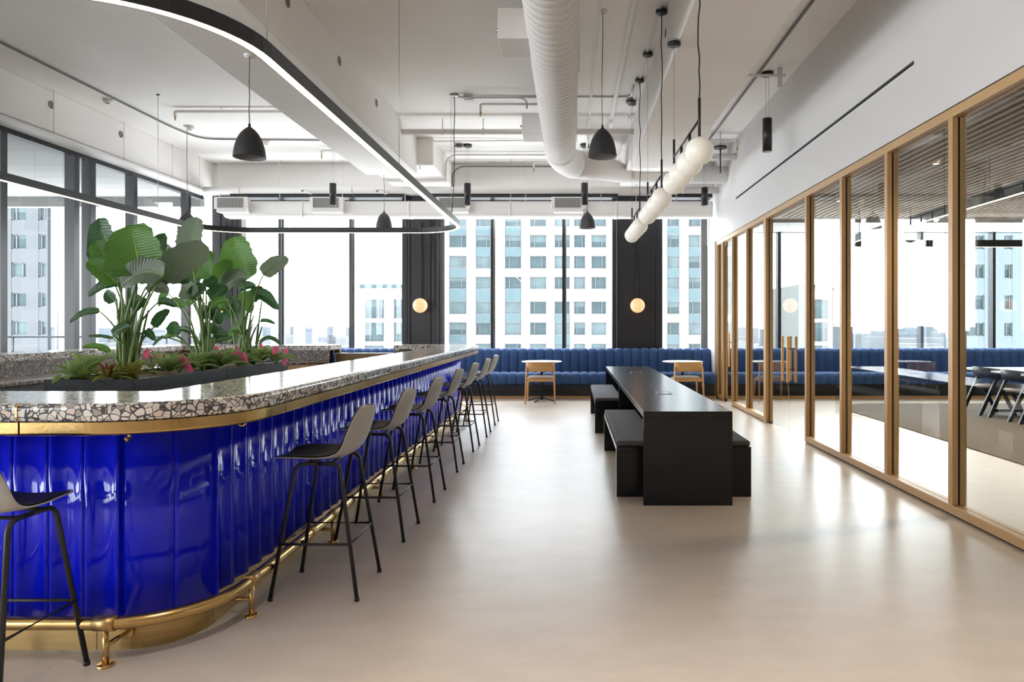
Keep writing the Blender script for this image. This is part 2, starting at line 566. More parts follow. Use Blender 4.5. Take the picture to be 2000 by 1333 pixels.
def sleeve(parent, x, y, z, r, d):
    m = MB().lathe([(r, 0), (r, 0.004 * d), (r * 0.86, 0.004 * d), (r * 0.84, 0.001 * d), (0.001, 0.001 * d)], (x, y, z), 18, 'x')
    m.build('pipe_sleeve', M['steel_dark'], parent)


M['steel_dark'] = mat('dull_sleeve', (0.20, 0.18, 0.17), 0.7)
b_left = beam(XL - 0.06, -7.28, YF, 13.9, 4.10)
for y in (8.05, 9.56, 11.04):
    sleeve(b_left, -7.28, y, 4.545, 0.055, 1)
b_mid = beam(-3.60, -2.70, YF, 12.0, 4.10)
for y in (5.0, 6.5, 7.96, 9.47):
    sleeve(b_mid, -2.70, y, 4.54, 0.055, 1)
beam(-3.60, -2.42, 12.0, 13.9, 4.27)
b_right = beam(1.0, 1.88, YF, 11.5, 4.10)
sleeve(b_right, 1.0, 7.2, 4.54, 0.05, -1)
beam(1.0, 1.88, 11.5, 13.9, 4.27)
beam(XL, XR, 13.9, YB + 0.08, 4.16)
# a thin white service rail runs under the left beam
struct('trim_1', B(-7.27, -7.2, YF, 13.6, 4.085, 4.125).box(-7.275, -7.25, YF, 13.6, 4.16, 4.175), M['white'], bevel=0.006)
for y in (9.55, 11.05, 12.4, 13.3):
    o = MB().tube([(-7.235, y, 4.12), (-7.235, y, CEIL)], 0.006, 6).build('hanger_rod', M['white'])
    tag(o, kind='structure')

# columns ----------------------------------------------------------


def column(x0, x1, fins):
    root = thing('column', ((x0 + x1) / 2, 14.15, 0), kind='structure')
    B(x0 + 0.1, x1 - 0.1, 14.27, YB + 0.08, 0, 4.16).build('column_panel', M['column'], root, bevel=0.004)
    for a, b, d in fins:
        B(a, b, 14.275 - d, YB + 0.08, 0, 4.159).build('column_fin', M['column'], root, bevel=0.004)
    return root


column(-3.53, -2.775, [(-3.53, -3.42, 0.02), (-3.40, -3.36, 0.035), (-2.96, -2.93, 0.03), (-2.89, -2.775, 0.02)])
column(0.864, 1.911, [(0.864, 0.95, 0.03), (0.97, 1.0, 0.015), (1.72, 1.75, 0.02), (1.79, 1.911, 0.03)])
column(-7.6, -6.88, [(-7.4, -7.32, 0.02), (-7.12, -7.08, 0.02), (-6.95, -6.88, 0.02)])

# windows ----------------------------------------------------------
WN = [0]


def window_back(x0, x1, mulls, z1=4.2, head=None):
    WN[0] += 1
    root = thing('window_%d' % WN[0], ((x0 + x1) / 2, YB, 0.5), kind='structure')
    B(x0, x1, YB - 0.06, YB + 0.07, 4.06 if head is None else head, z1).build('head_frame', M['frame'], root)
    if head is None:
        B(x0 - 0.1, x1 + 0.1, 13.98, YB - 0.061, 4.075, 4.159).build('head_trim', M['frame'], root)
    B(x0, x1, YB - 0.06, YB + 0.07, 0.5, 0.58).build('sill_frame', M['frame'], root)
    xs = [x0] + list(mulls) + [x1]
    for x in mulls:
        B(x - 0.03, x + 0.03, YB - 0.10, YB + 0.07, 0.58, 4.06 if head is None else head).build('mullion', M['frame'], root)
        B(x + 0.031, x + 0.06, YB - 0.02, YB + 0.05, 0.58, 4.06 if head is None else head).build('glazing_bead', M['steel'], root)
    for a, b in zip(xs[:-1], xs[1:]):
        B(a, b, YB + 0.0, YB + 0.012, 0.58, 4.06 if head is None else head).build('pane', M['glass'], root)
    return root


window_back(-6.88, -3.53, [-6.10, -4.617])
window_back(-2.775, 0.864, [-1.652, -0.151])
window_back(1.911, 2.87, [])
window_back(XR + 0.16, XM, [4.37, 5.88, 7.36, 8.87, 10.36, 11.85], z1=4.2, head=3.41)
B(-2.775, -2.66, YB - 0.03, YB + 0.05, 0.58, 4.06).build('glazing_bead', M['facade'], bpy.data.objects['window_2'])
B(2.74, 2.87, YB - 0.03, YB + 0.05, 0.58, 4.06).build('glazing_bead', M['facade'], bpy.data.objects['window_3'])

# the window wall on the left
WN[0] += 1
wroot = thing('window_%d' % WN[0], (XL, 4, 0.5), kind='structure')
B(XL - 0.06, XL + 0.06, YF, YB - 0.4, 4.03, 4.2).build('head_frame', M['frame'], wroot)
B(XL - 0.06, XL + 0.06, YF, YB - 0.4, 0.5, 0.58).build('sill_frame', M['frame'], wroot)
ys = [-5.0, -3.5, -2.0, -0.5, 1.0, 2.5, 4.0, 5.5, 7.3, 9.05, 10.38, 10.74, 11.78, 13.45]
for y in ys:
    w = 0.055 if y in (10.38, 10.74) else 0.05
    B(XL - 0.06, XL + 0.09, y - w, y + w, 0.58, 4.03).build('mullion', M['frame'], wroot)
yy = [YF] + ys + [YB - 0.4]
for a, b in zip(yy[:-1], yy[1:]):
    B(XL - 0.01, XL + 0.002, a, b, 0.58, 4.03).build('pane', M['glass'], wroot)
struct('trim_2', B(XL, XL + 0.18, YF, YB - 0.4, 0.46, 0.5), M['white'])
struct('baseboard_back', B(-6.9, 2.87, 13.47, 13.485, 0, 0.055), M['wood_h'])
struct('baseboard_meeting', B(XR + 0.16, XM, 13.50, 13.515, 0, 0.055), M['wood_h'])

# ------------------------------------------------------------------ glass partition (oak posts)
TOPZ = 3.117
part = thing('glass_partition', (XR, 8, 0), kind='structure')
fx0, fx1 = XR, XR + 0.11
B(fx0 + 0.005, fx1, YF, 13.62, TOPZ, TOPZ + 0.008).build('shadow_gap', M['dark'], part)
B(fx0, fx1, YF, 13.62, TOPZ - 0.075, TOPZ).build('top_rail', M['wood_h'], part, bevel=0.004)
posts = [13.57, 13.10, 12.31, 11.30, 10.22, 8.44, 7.34, 6.29, 5.22, 4.16, 3.10, 2.04, 0.98, -0.08, -1.14, -2.2, -3.26, -4.32, -5.38]
for y in posts:
    w = 0.06 if y == 10.22 else 0.03
    B(fx0, fx0 + 0.045, y - w, y + w, 0.0 if y in (10.22, 13.10) else 0.085, TOPZ - 0.075).build('post', M['wood'], part, bevel=0.003)
    B(fx0 + 0.045, fx0 + 0.065, y - w + 0.012, y + w - 0.012, 0.085, TOPZ - 0.075).build('post_gasket', M['dark'], part)
    B(fx0 + 0.065, fx1, y - w, y + w, 0.0 if y in (10.22, 13.10) else 0.085, TOPZ - 0.075).build('post', M['wood'], part, bevel=0.003)
for a, b in ((13.10, 13.62), (10.28, 12.31), (YF, 8.47)):
    B(fx0, fx1, a, b, 0.015, 0.085).build('bottom_rail', M['wood_h'], part, bevel=0.004)
    B(fx0 + 0.02, fx1 - 0.01, a, b, 0.0, 0.015).build('rail_packer', M['dark'], part)
gx = fx0 + 0.05
seq = posts
for a, b in zip(seq[1:], seq[:-1]):
    if (a, b) in ((12.31, 13.10), (8.44, 10.22)):
        continue
    B(gx, gx + 0.012, a + 0.03, b - 0.03, 0.085, TOPZ - 0.075).build('pane', M['glass_p'], part)


def pull(parent, y):
    for s in (-1, 1):
        xx = gx + 0.006 + s * 0.055
        h = B(xx - 0.014, xx + 0.014, y - 0.016, y + 0.016, 0.69, 1.305).build('pull_bar', M['wood_light'], parent, bevel=0.003)
        for z in (0.86, 1.14):
            MB().tube([(gx + 0.006 + s * 0.006, y, z), (xx, y, z)], 0.009, 8).build('standoff', M['black'], h)


d1 = thing('door_1', (XR, 12.7, 0), kind='structure')
d1p = B(gx, gx + 0.012, 12.345, 13.06, 0.012, TOPZ - 0.08).build('pane', M['glass_p'], d1)
pull(d1, 12.52)
B(gx - 0.008, gx + 0.02, 12.98, 13.06, 0.0, 0.07).build('patch_fitting', M['black'], d1)
B(gx - 0.008, gx + 0.02, 12.98, 13.06, TOPZ - 0.15, TOPZ - 0.08).build('patch_fitting', M['steel'], d1)
d2 = thing('door_2', (XR, 9.3, 0), kind='structure')
B(gx, gx + 0.012, 9.25, 10.15, 0.012, TOPZ - 0.08).build('pane', M['glass_p'], d2)
B(gx, gx + 0.012, 8.48, 9.242, 0.012, TOPZ - 0.08).build('pane', M['glass_p'], d2)
pull(d2, 9.36)
pull(d2, 9.13)
B(gx - 0.008, gx + 0.02, 10.07, 10.15, 0.0, 0.03).build('patch_fitting', M['black'], d2)
B(gx - 0.008, gx + 0.02, 8.48, 8.56, 0.0, 0.03).build('patch_fitting', M['black'], d2)

# ------------------------------------------------------------------ meeting room beyond the glass
slats = thing('slat_ceiling', (8, 5, 3.5), kind='structure')
proto_s = B(-0.027, 0.027, -19.0 / 2, 19.0 / 2, 0, 0.07).build('slat', M['slat'], slats, local=True)
for i in range(80):
    o = proto_s if i == 0 else dup(proto_s, slats)
    o.location = (XR + 0.22 + i * 0.118 - 8, 3.5 - 5, 0.0)
B(XR + 0.16, XM, YF, 13.0, 3.72, 3.74).build('plenum_lining', M['dark'], slats)
struct('trim_3', B(XR + 0.16, XM, 13.0, 13.12, 3.41, CEIL).box(XR + 0.16, XM, 13.12, YB, 3.41, 3.46), M['wall'])
for i, (x, y) in enumerate([(3.75, 5.5), (4.6, 8.6), (5.75, 7.7), (7.2, 9.6), (4.4, 11.2), (9.5, 11)]):
    r = thing('recessed_downlight', (x, y, 3.49), None, 'ceiling light', 'recessed downlights in the slatted ceiling')
    r['label'] = 'small round downlight set in the brown slatted ceiling'
    MB().lathe([(0.032, 0.004), (0.05, 0.004), (0.05, 0.012), (0.032, 0.012)], (x, y, 3.485), 16).build('trim_ring', M['laminate'], r)
    MB().lathe([(0.031, 0.0), (0.03, 0.004), (0.001, 0.004)], (x, y, 3.49), 16).build('lens', M['bulb'], r)
    r['label'] = 'small round downlight in the brown slatted ceiling, ' + ('right inside the glass wall', 'second from the glass wall', 'one in the middle', 'one above the meeting table', 'one near the back windows', 'one at the far end')[i]
    l = bpy.data.lights.new('downlight_beam', 'SPOT')
    l.energy = 170; l.color = (1, 0.80, 0.56); l.spot_size = 2.0; l.spot_blend = 1.0; l.shadow_soft_size = 0.03
    lo = bpy.data.objects.new('downlight_beam', l)
    COL.objects.link(lo)
    lo.location = (x, y, 3.475)

cp = [(4.7, YF), (11.9, YF), (11.9, 12.6)] + [(5.6 - 0.9 * math.sin(a), 11.7 + 0.9 * math.cos(a)) for a in [i * PI / 16 for i in range(9)]]
o = MB().prism(cp, 0.0, 0.012).build('carpet', M['carpet'])
tag(o, 'brown grey flecked carpet with a rounded corner in the glass meeting room', 'carpet')
# ------------------------------------------------------------------ the island bar
X0, X1, Y0, Y1, RC = -6.65, -1.45, 2.77, 11.3, 0.57     # outer edge of the countertop


def rrect(x0, x1, y0, y1, r, n=8):
    """closed rounded rectangle, counter-clockwise from the front left; points and outward normals, with length marks"""
    P, Nn = [], []
    for cx_, cy_, a0 in ((x1 - r, y0 + r, -PI / 2), (x1 - r, y1 - r, 0), (x0 + r, y1 - r, PI / 2), (x0 + r, y0 + r, PI)):
        for i in range(n + 1):
            a = a0 + PI / 2 * i / n
            P.append((cx_ + r * math.cos(a), cy_ + r * math.sin(a)))
            Nn.append((math.cos(a), math.sin(a)))
    return P, Nn


def arc_path(cx_, cy_, r, a0, a1, n):
    P = [(cx_ + r * math.cos(a0 + (a1 - a0) * i / n), cy_ + r * math.sin(a0 + (a1 - a0) * i / n)) for i in range(n + 1)]
    Nn = [(math.cos(a0 + (a1 - a0) * i / n), math.sin(a0 + (a1 - a0) * i / n)) for i in range(n + 1)]
    return P, Nn


def run(*bits):
    P, Nn = [], []
    for b in bits:
        P += b[0]; Nn += b[1]
    return P, Nn


def line(a, b, n):
    return [a, b], [n, n]


CT0, CT1, WD = 1.062, 1.138, 0.55
rb = 0.022
sec_top = [(0, CT0 + rb)] + [(-rb + rb * math.cos(a), CT1 - rb + rb * math.sin(a)) for a in [i * PI / 16 for i in range(9)]] + \
          [(-WD, CT1), (-WD, CT0)] + [(-rb, CT0), (-rb * 0.3, CT0 + rb * 0.3)]
br = 0.045
sec_brass = [(-0.012 - br + br * math.cos(a), CT0 - br + 0.017 * math.sin(a)) for a in [-PI / 2 + i * PI / 20 for i in range(11)]] + \
            [(-0.012, CT0 - 0.001), (-0.08, CT0 - 0.001), (-0.08, CT0 - 0.062)]
cx1, cy0, cy1 = X1 - RC, Y0 + RC, Y1 - RC
JX, JY = -2.25, 3.50
segs = [run(line((X0 + RC, Y0), (JX - 0.004, Y0), (0, -1))),
        run(line((JX + 0.004, Y0), (cx1, Y0), (0, -1)), arc_path(cx1, cy0, RC, -PI / 2, 0, 28), line((X1, cy0), (X1, JY - 0.004), (1, 0))),
        run(line((X1, JY + 0.004), (X1, cy1), (1, 0)), arc_path(cx1, cy1, RC, 0, PI / 2, 10), line((cx1, Y1), (-2.79, Y1), (0, 1))),
        run(line((-3.80, Y1), (X0 + RC, Y1), (0, 1)), arc_path(X0 + RC, cy1, RC, PI / 2, PI, 10), line((X0, cy1), (X0, cy0), (-1, 0)),
            arc_path(X0 + RC, cy0, RC, PI, 1.5 * PI, 10))]
ctop = thing('bar_countertop', (-3.9, 7, CT0), 'long grey terrazzo countertop with a rounded corner on the blue tiled bar', 'countertop')
for P, Nn in segs:
    MB().sweep(P, Nn, sec_top).build('terrazzo_slab', M['terrazzo'], ctop, fixn=True)
    MB().sweep(P, Nn, sec_brass, False).build('brass_edge', M['brass'], ctop, fixn=True)
for P, Nn in ([[(JX - 0.004, Y0), (JX + 0.004, Y0)], [(0, -1), (0, -1)]], [[(X1, JY - 0.004), (X1, JY + 0.004)], [(1, 0), (1, 0)]]):
    MB().sweep(P, Nn, [(a + (0.003 if a > -0.1 else 0), z) for a, z in sec_top]).build('brass_joint', M['brass'], ctop, fixn=True)

bar = thing('bar_counter', (-3.9, 7, 0), 'island bar front of cobalt blue fluted glazed tiles over a brass plinth', 'bar')
bx0, bx1, by0, by1, brad = X0 + 0.30, X1 - 0.30, Y0 + 0.30, Y1 - 0.30, RC - 0.30
KH = 0.135
# plinth of brass in segments
bcx, bcy0, bcy1 = bx1 - brad, by0 + brad, by1 - brad
kick = [run(line((bx0 + brad, by0), (-2.75, by0), (0, -1))),
        run(line((-2.747, by0), (-2.13, by0), (0, -1))),
        run(line((-2.127, by0), (bcx, by0), (0, -1)), arc_path(bcx, bcy0, brad, -PI / 2, 0, 10), line((bx1, bcy0), (bx1, 3.9), (1, 0)))]
y = 3.903
while y < bcy1 - 0.1:
    y2 = min(y + 1.2, bcy1)
    kick.append(run(line((bx1, y), (bx1, y2 - 0.003), (1, 0))))
    y = y2
kick.append(run(arc_path(bcx, bcy1, brad, 0, PI / 2, 8), line((bcx, by1), (-2.79, by1), (0, 1))))
kick.append(run(line((-3.80, by1), (bx0 + brad, by1), (0, 1)), arc_path(bx0 + brad, bcy1, brad, PI / 2, PI, 8), line((bx0, bcy1), (bx0, bcy0), (-1, 0)), arc_path(bx0 + brad, bcy0, brad, PI, 1.5 * PI, 8)))
for P, Nn in kick:
    MB().sweep(P, Nn, [(0.004, 0.0), (0.004, KH - 0.004), (0.0, KH), (-0.03, KH), (-0.03, 0)]).build('brass_plinth', M['brass_dull'], bar, fixn=True)
# carcass behind the tiles
for P, Nn in segs[:1] + segs[1:3] + segs[3:]:
    Pc = [(q[0] - u[0] * 0.33, q[1] - u[1] * 0.33) for q, u in zip(P, Nn)]
    MB().sweep(Pc, Nn, [(0, 0), (0, CT0), (-0.06, CT0), (-0.06, 0)]).build('carcass', M['dark'], bar, fixn=True)

# tiles: concave flutes, each a strip of glazed tile
TW, TD = 0.158, 0.027


def tile_mesh(w, depth, bulge=0.0, n=10):
    pts = []
    for i in range(n + 1):
        t = -0.5 + i / n
        e = max(0.0, (abs(t) - 0.46) / 0.04)
        d = depth * (2 * t) ** 2 - depth * 0.35 * e ** 2 + bulge * (1 - (2 * t) ** 2)
        pts.append((t * (w - 0.004), d))
    poly = [(p_[0], -p_[1]) for p_ in pts]
    return poly + [(w / 2 - 0.002, 0.018), (-w / 2 + 0.002, 0.018)]


def tile_obj(poly, name='tile'):
    m = MB()
    n = len(poly)
    z0, z1 = KH + 0.001, CT0 - 0.001
    vs = [(x, yv, z0) for x, yv in poly] + [(x, yv, z1) for x, yv in poly]
    k = n - 3
    m.add(vs, [(i, i + 1, n + i + 1, n + i) for i in range(k)], True)
    b = len(m.v) - len(vs)
    m.f += [tuple(b + i for i in (j, (j + 1) % n, n + (j + 1) % n, n + j)) for j in range(k, n)]
    m.sm += [False] * (n - k)
    m.f += [tuple(b + i for i in reversed(range(n))), tuple(b + n + i for i in range(n))]
    m.sm += [False, False]
    return m


def place(o, q, u):
    # local -y is the outward face
    o.location = Vector((q[0], q[1], 0)) - ORG[bar.name]
    o.rotation_euler = (0, 0, math.atan2(u[1], u[0]) + PI / 2)


t0 = tile_obj(tile_mesh(TW, TD)).build('tile', M['tile'], bar, local=True)
t0.parent = bar
first = True
n_right = int((bcy1 - bcy0) / TW)
for i in range(n_right + 1):
    yq = bcy0 + (i + 0.5) * (bcy1 - bcy0) / (n_right + 1)
    o = t0 if first else dup(t0, bar)
    first = False
    place(o, (bx1, yq), (1, 0))
nf = int((bcx - (bx0 + brad)) / TW)
for i in range(nf + 1):
    o = dup(t0, bar)
    place(o, (bcx - (i + 0.5) * TW, by0), (0, -1))
for i in range(int((bcx + 2.79) / TW) + 1):
    place(dup(t0, bar), (bcx - (i + 0.5) * TW, by1), (0, 1))
tc_ = tile_obj(tile_mesh(brad * PI / 4 * 0.985, 0.004, 0.022)).build('tile', M['tile'], bar, local=True)
for cyq, a0 in ((bcy0, -PI / 2), (bcy1, 0)):
    for i in range(2):
        a = a0 + PI / 2 * (i + 0.5) / 2
        o = tc_ if (cyq == bcy0 and i == 0) else dup(tc_, bar)
        rr_ = brad * math.cos(PI / 8)
        place(o, (bcx + rr_ * math.cos(a), (cyq) + rr_ * math.sin(a)), (math.cos(a), math.sin(a)))
# bag hooks under the edge
for q, u in (((-1.92, 2.97), (0.25, -0.97)), ((-1.66, 3.4), (1, 0)), ((-1.66, 4.9), (1, 0)), ((-1.66, 6.4), (1, 0)), ((-2.9, 2.98), (0, -1))):
    d = Vector((u[0], u[1], 0)).normalized()
    c = Vector((q[0], q[1], CT0))
    pth = [c, c + Vector((0, 0, -0.085))] + [c + d * (0.02 - 0.02 * math.cos(a)) + Vector((0, 0, -0.085 - 0.02 * math.sin(a))) for a in [i * PI / 6 for i in range(1, 7)]]
    MB().tube(pth, 0.007, 8).build('bag_hook', M['brass'], bar)

# inner faces, work counter, sink tap, gate
inner = thing('bar_back_counter', (-5.8, 8, 0), 'dark speckled terrazzo back counter and splash panel inside the island bar', 'counter')
B(-6.115, -6.10, 3.4, 10.75, 0.892, CT0 - 0.001).build('splash_panel', M['terrazzo_dark'], inner)
B(-6.10, -3.80, 10.75, 10.765, 0.892, CT0 - 0.001).build('splash_panel', M['terrazzo_dark'], inner)
B(-6.10, -5.53, 3.4, 10.74, 0.852, 0.89).build('work_top', M['terrazzo_dark'], inner, bevel=0.004)
MB().prism([(-5.53, 10.18), (-4.6, 10.18), (-4.05, 10.30), (-3.80, 10.5), (-3.80, 10.74), (-5.53, 10.74)], 0.852, 0.89).build('work_top', M['terrazzo_dark'], inner)
B(-6.05, -5.6, 3.4, 10.7, 0.0, 0.85).build('cupboard', M['heater'], inner)
B(-5.6, -3.82, 10.3, 10.7, 0.0, 0.85).build('cupboard', M['wood'], inner)
B(-2.79, -2.0, 10.75, 10.765, 0.892, CT0 - 0.001).build('splash_panel', M['terrazzo_dark'], inner)
B(-2.79, -2.02, 10.2, 10.74, 0.852, 0.89).build('work_top', M['terrazzo_dark'], inner, bevel=0.004)
B(-2.77, -2.1, 10.3, 10.7, 0, 0.85).build('cupboard', M['heater'], inner)
M['gate'] = mat('bronze_brown_panel', (0.20, 0.125, 0.05), 0.5, var=0.15, scale=4)
gate = thing('bar_gate', (-3.3, 11.03, 0), 'low brass toned gate closing the gap at the back of the island bar', 'gate')
B(-3.79, -2.80, 11.02, 11.045, 0.03, 0.995).build('gate_leaf', M['gate'], gate)
B(-3.79, -2.80, 11.015, 11.05, 0.995, 1.008).build('gate_cap', M['laminate'], gate)
for x in (-3.7, -2.9):
    MB().lathe([(0.02, 0), (0.02, 0.031)], (x, 11.03, 0), 8).build('gate_foot', M['brass_dull'], gate)
tap = MB()
tx = -2.55
tap.tube(rounded_path([(tx - 0.12, 10.62, 0.89), (tx - 0.12, 10.62, 1.075), (tx + 0.08, 10.62, 1.075), (tx + 0.08, 10.62, 1.0)], 0.03, 5), 0.011, 8)
tap = tap.build('sink_tap', M['black'])
tag(tap, 'black angular sink tap rising behind the terrazzo bar top', 'tap')

# foot rail ---------------------------------------------------------
fr = thing('foot_rail', (-1.6, 6, 0), 'round brass foot rail running along the base of the blue bar', 'foot rail')
fo = 0.15
fx, fy, frr = bx1 + fo, by0 - fo, brad + fo
FZ, FR = 0.183, 0.028
fp = [Vector((bx0, fy, FZ)), Vector((-3.9, fy, FZ)), Vector((bcx, fy, FZ))]
fp += [Vector((bcx + frr * math.cos(a), bcy0 + frr * math.sin(a), FZ)) for a in [-PI / 2 + i * PI / 24 for i in range(1, 13)]]
fp += [Vector((fx, 6.0, FZ)), Vector((fx, bcy1, FZ))]
fp += [Vector((bcx + frr * math.cos(a), bcy1 + frr * math.sin(a), FZ)) for a in [i * PI / 16 for i in range(1, 9)]]
fp += [Vector((-2.79, by1 + fo, FZ))]
MB().tube(fp, FR, 16).build('rail_tube', M['brass'], fr)


def bracket(q, u):
    d = Vector((u[0], u[1], 0))
    t = Vector((-u[1], u[0], 0))
    c = Vector((q[0], q[1], 0))
    f = MB().tube([c, c + Vector((0, 0, FZ - FR))], 0.0125, 10)
    f.tube([c + Vector((0, 0, 0.085)), c - d * (fo - 0.004) + Vector((0, 0, 0.085))], 0.0105, 10)
    pst = f.build('bracket_post', M['brass'], fr)
    g = MB().lathe([(0.001, 0.012), (0.03, 0.012), (0.034, 0.008), (0.034, 0)], c, 18)
    g.build('floor_flange', M['brass'], pst)
    w = c - d * (fo - 0.004) + Vector((0, 0, 0.085))
    MB().tube([w + d * 0.012, w + d * 0.001], 0.03, 16).build('wall_flange', M['brass'], pst)
    cc = c + Vector((0, 0, FZ))
    MB().tube([cc - t * 0.045, cc + t * 0.045], FR + 0.004, 16).build('collar', M['brass_dull'], pst)


for x in (-1.99, -3.2, -4.4, -5.6):
    bracket((x, fy), (0, -1))
for i in range(7):
    bracket((fx, 3.42 + 1.17 * i), (1, 0))
for yv in (4.2, 6.5, 8.8):
    MB().tube([(fx, yv - 0.03, FZ), (fx, yv + 0.03, FZ)], FR + 0.0025, 16).build('joint_sleeve', M['brass_dull'], fr)
# ------------------------------------------------------------------ bar stools


def shell_mesh():
    prof = [(-0.235, 0.728), (-0.20, 0.738), (-0.12, 0.740), (-0.03, 0.734), (0.06, 0.731), (0.12, 0.740), (0.165, 0.765), (0.195, 0.81), (0.217, 0.86), (0.237, 0.915), (0.250, 0.955), (0.257, 0.982), (0.261, 0.998), (0.2625, 1.006)]
    wid = [0.150, 0.185, 0.200, 0.205, 0.208, 0.208, 0.207, 0.201, 0.190, 0.172, 0.146, 0.112, 0.070, 0.02]
    rows = []
    k = len(prof)
    for i in range(k):
        (x, z), w = prof[i], wid[i]
        a, b = prof[max(i - 1, 0)], prof[min(i + 1, k - 1)]
        tx_, tz_ = b[0] - a[0], b[1] - a[1]
        l = math.hypot(tx_, tz_)
        nx, nz = -tz_ / l, tx_ / l          # towards the sitter
        bow = 0.016 + 0.042 * min(1, max(0, (i - 3) / 5))
        row = []
        for j in range(13):
            u = -1 + 2 * j / 12
            e = bow * abs(u) ** 2.2
            row.append((x + nx * e, u * w, z + nz * e))
        rows.append(row)
    return rows


def make_stool():
    r = thing('bar_stool', (0, 0, 0))
    m = MB().grid(shell_mesh())
    sh = m.build('seat_shell', M['shell'], r)
    so = sh.modifiers.new('thick', 'SOLIDIFY'); so.thickness = 0.009; so.offset = 0
    rows = shell_mesh()
    ln = []
    for i, row in enumerate(rows):
        a, b = row[0], rows[min(i + 1, len(rows) - 1)][0]
        a0 = rows[max(i - 1, 0)][6]; b0 = rows[min(i + 1, len(rows) - 1)][6]
        tx_, tz_ = b0[0] - a0[0], b0[2] - a0[2]
        l = math.hypot(tx_, tz_)
        ln.append([(q[0] - tz_ / l * 0.008, q[1] * 0.965, q[2] + tx_ / l * 0.008) for q in row])
    ll = MB().grid(ln).build('seat_lining', M['liner'], r)
    sl_ = ll.modifiers.new('thick', 'SOLIDIFY'); sl_.thickness = 0.004; sl_.offset = 0
    sl2 = ll.modifiers.new('smooth', 'SUBSURF'); sl2.levels = sl2.render_levels = 1
    su = sh.modifiers.new('smooth', 'SUBSURF'); su.levels = su.render_levels = 1
    for sy in (-1, 1):
        for sx in (-1, 1):
            foot = Vector((sx * 0.229, sy * 0.213, 0.012))
            top = Vector((-0.112 if sx < 0 else 0.122, sy * 0.165, 0.716))
            mid = Vector((0.005, sy * 0.165, 0.716))
            lg = MB().tube(rounded_path([foot, top, mid], 0.05, 6), 0.0105, 10).build('leg', M['black'], r)
            MB().lathe([(0.001, 0), (0.0135, 0), (0.0135, 0.014), (0.0105, 0.018)], (foot.x, foot.y, 0), 10).build('foot_cap', M['black'], lg)
    MB().tube([(-0.06, -0.165, 0.716), (-0.06, 0.165, 0.716)], 0.008, 8).build('seat_bar', M['black'], r)
    MB().tube([(0.07, -0.165, 0.716), (0.07, 0.165, 0.716)], 0.008, 8).build('seat_bar', M['black'], r)
    fx_, fy_ = 0.187, 0.20
    ring = [Vector((-fx_, -fy_, 0.295)), Vector((fx_ - 0.0, -fy_, 0.295)), Vector((fx_, fy_, 0.295)), Vector((-fx_, fy_, 0.295))]
    MB().tube(ring + [ring[0]], 0.0075, 8).build('footrest', M['black'], r)
    return r


stool = make_stool()
remember(stool)
SY = [3.82, 4.805, 5.83, 6.96, 8.06, 9.09, 10.16]
SX = [-1.360, -1.352, -1.348, -1.355, -1.345, -1.325, -1.335]
ordn = ['first stool from the rounded bar corner, largest in view', 'second stool from the rounded bar corner', 'third stool from the rounded bar corner',
        'fourth stool, midway along the row', 'fifth stool, third from the far end', 'sixth stool, second from the far end', 'seventh stool, at the far end by the blue bench']
for i, (x, y) in enumerate(zip(SX, SY)):
    o = stool if i == 0 else dup(stool)
    o.location = (x, y, 0)
    o.rotation_euler = (0, 0, random.uniform(-0.03, 0.03) if i else 0)
    tag(o, 'grey shell bar stool, ' + ordn[i], 'bar stool', 'grey bar stools at the blue bar')
o = dup(stool, None, (-2.29, 2.70, 0), -PI / 2, None)
tag(o, 'grey shell bar stool half cut off, at the short front of the bar', 'bar stool', 'grey bar stools at the blue bar')
o = dup(stool, None, (-3.35, 2.72, 0), -PI / 2, None)
tag(o, 'grey shell bar stool standing farther along the short bar front', 'bar stool', 'grey bar stools at the blue bar')

# ------------------------------------------------------------------ long black table and benches
TX0, TX1, TY0, TY1, TH = 0.586, 1.305, 5.51, 11.5, 0.761
tab = thing('communal_table', (0.945, 8.5, 0), 'long black communal table with slab ends and two power boxes', 'table')
for a, b in ((TY0, 8.50), (8.503, TY1)):
    B(TX0, TX1, a, b, TH - 0.05, TH).build('tabletop', M['table'], tab, bevel=0.002)
B(TX0, TX1, TY0, TY0 + 0.045, 0, TH - 0.0505).build('end_panel', M['table'], tab, bevel=0.002)
B(TX0, TX1, TY1 - 0.045, TY1, 0, TH - 0.0505).build('end_panel', M['table'], tab, bevel=0.002)
B(TX0 + 0.01, TX1 - 0.01, 8.47, 8.53, 0, TH - 0.0505).build('middle_panel', M['table'], tab, bevel=0.002)
for py in (7.0, 9.95):
    q = at(1290, 770, 6.9) if py < 8 else None
    bx_ = MB()
    x0, x1, y0, y1 = 0.88, 1.02, py - 0.13, py + 0.13
    for a in ((x0, x1, y0, y0 + 0.012), (x0, x1, y1 - 0.012, y1), (x0, x0 + 0.008, y0, y1), (x1 - 0.008, x1, y0, y1)):
        bx_.box(a[0], a[1], a[2], a[3], TH, TH + 0.004)
    pb = bx_.build('power_box', M['black'], tab)
    B(x0 + 0.012, x1 - 0.012, y0 + 0.016, y1 - 0.016, TH, TH + 0.003).build('power_box_lid', M['table'], pb)


def bench(x0, x1, y0, y1, label):
    r = thing('bench', ((x0 + x1) / 2, (y0 + y1) / 2, 0), label, 'bench', 'black benches with grey pads at the long table')
    B(x0, x1, y0, y0 + 0.04, 0, 0.385).build('leg', M['table'], r, bevel=0.002)
    B(x0, x1, y1 - 0.04, y1, 0, 0.385).build('leg', M['table'], r, bevel=0.002)
    B(x0, x1, y0, y1, 0.386, 0.425).build('seat', M['table'], r, bevel=0.002)
    B(x0 + 0.004, x1 - 0.004, y0 + 0.004, y1 - 0.004, 0.426, 0.474).build('cushion', M['cushion'], r, bevel=0.018, seg=3)


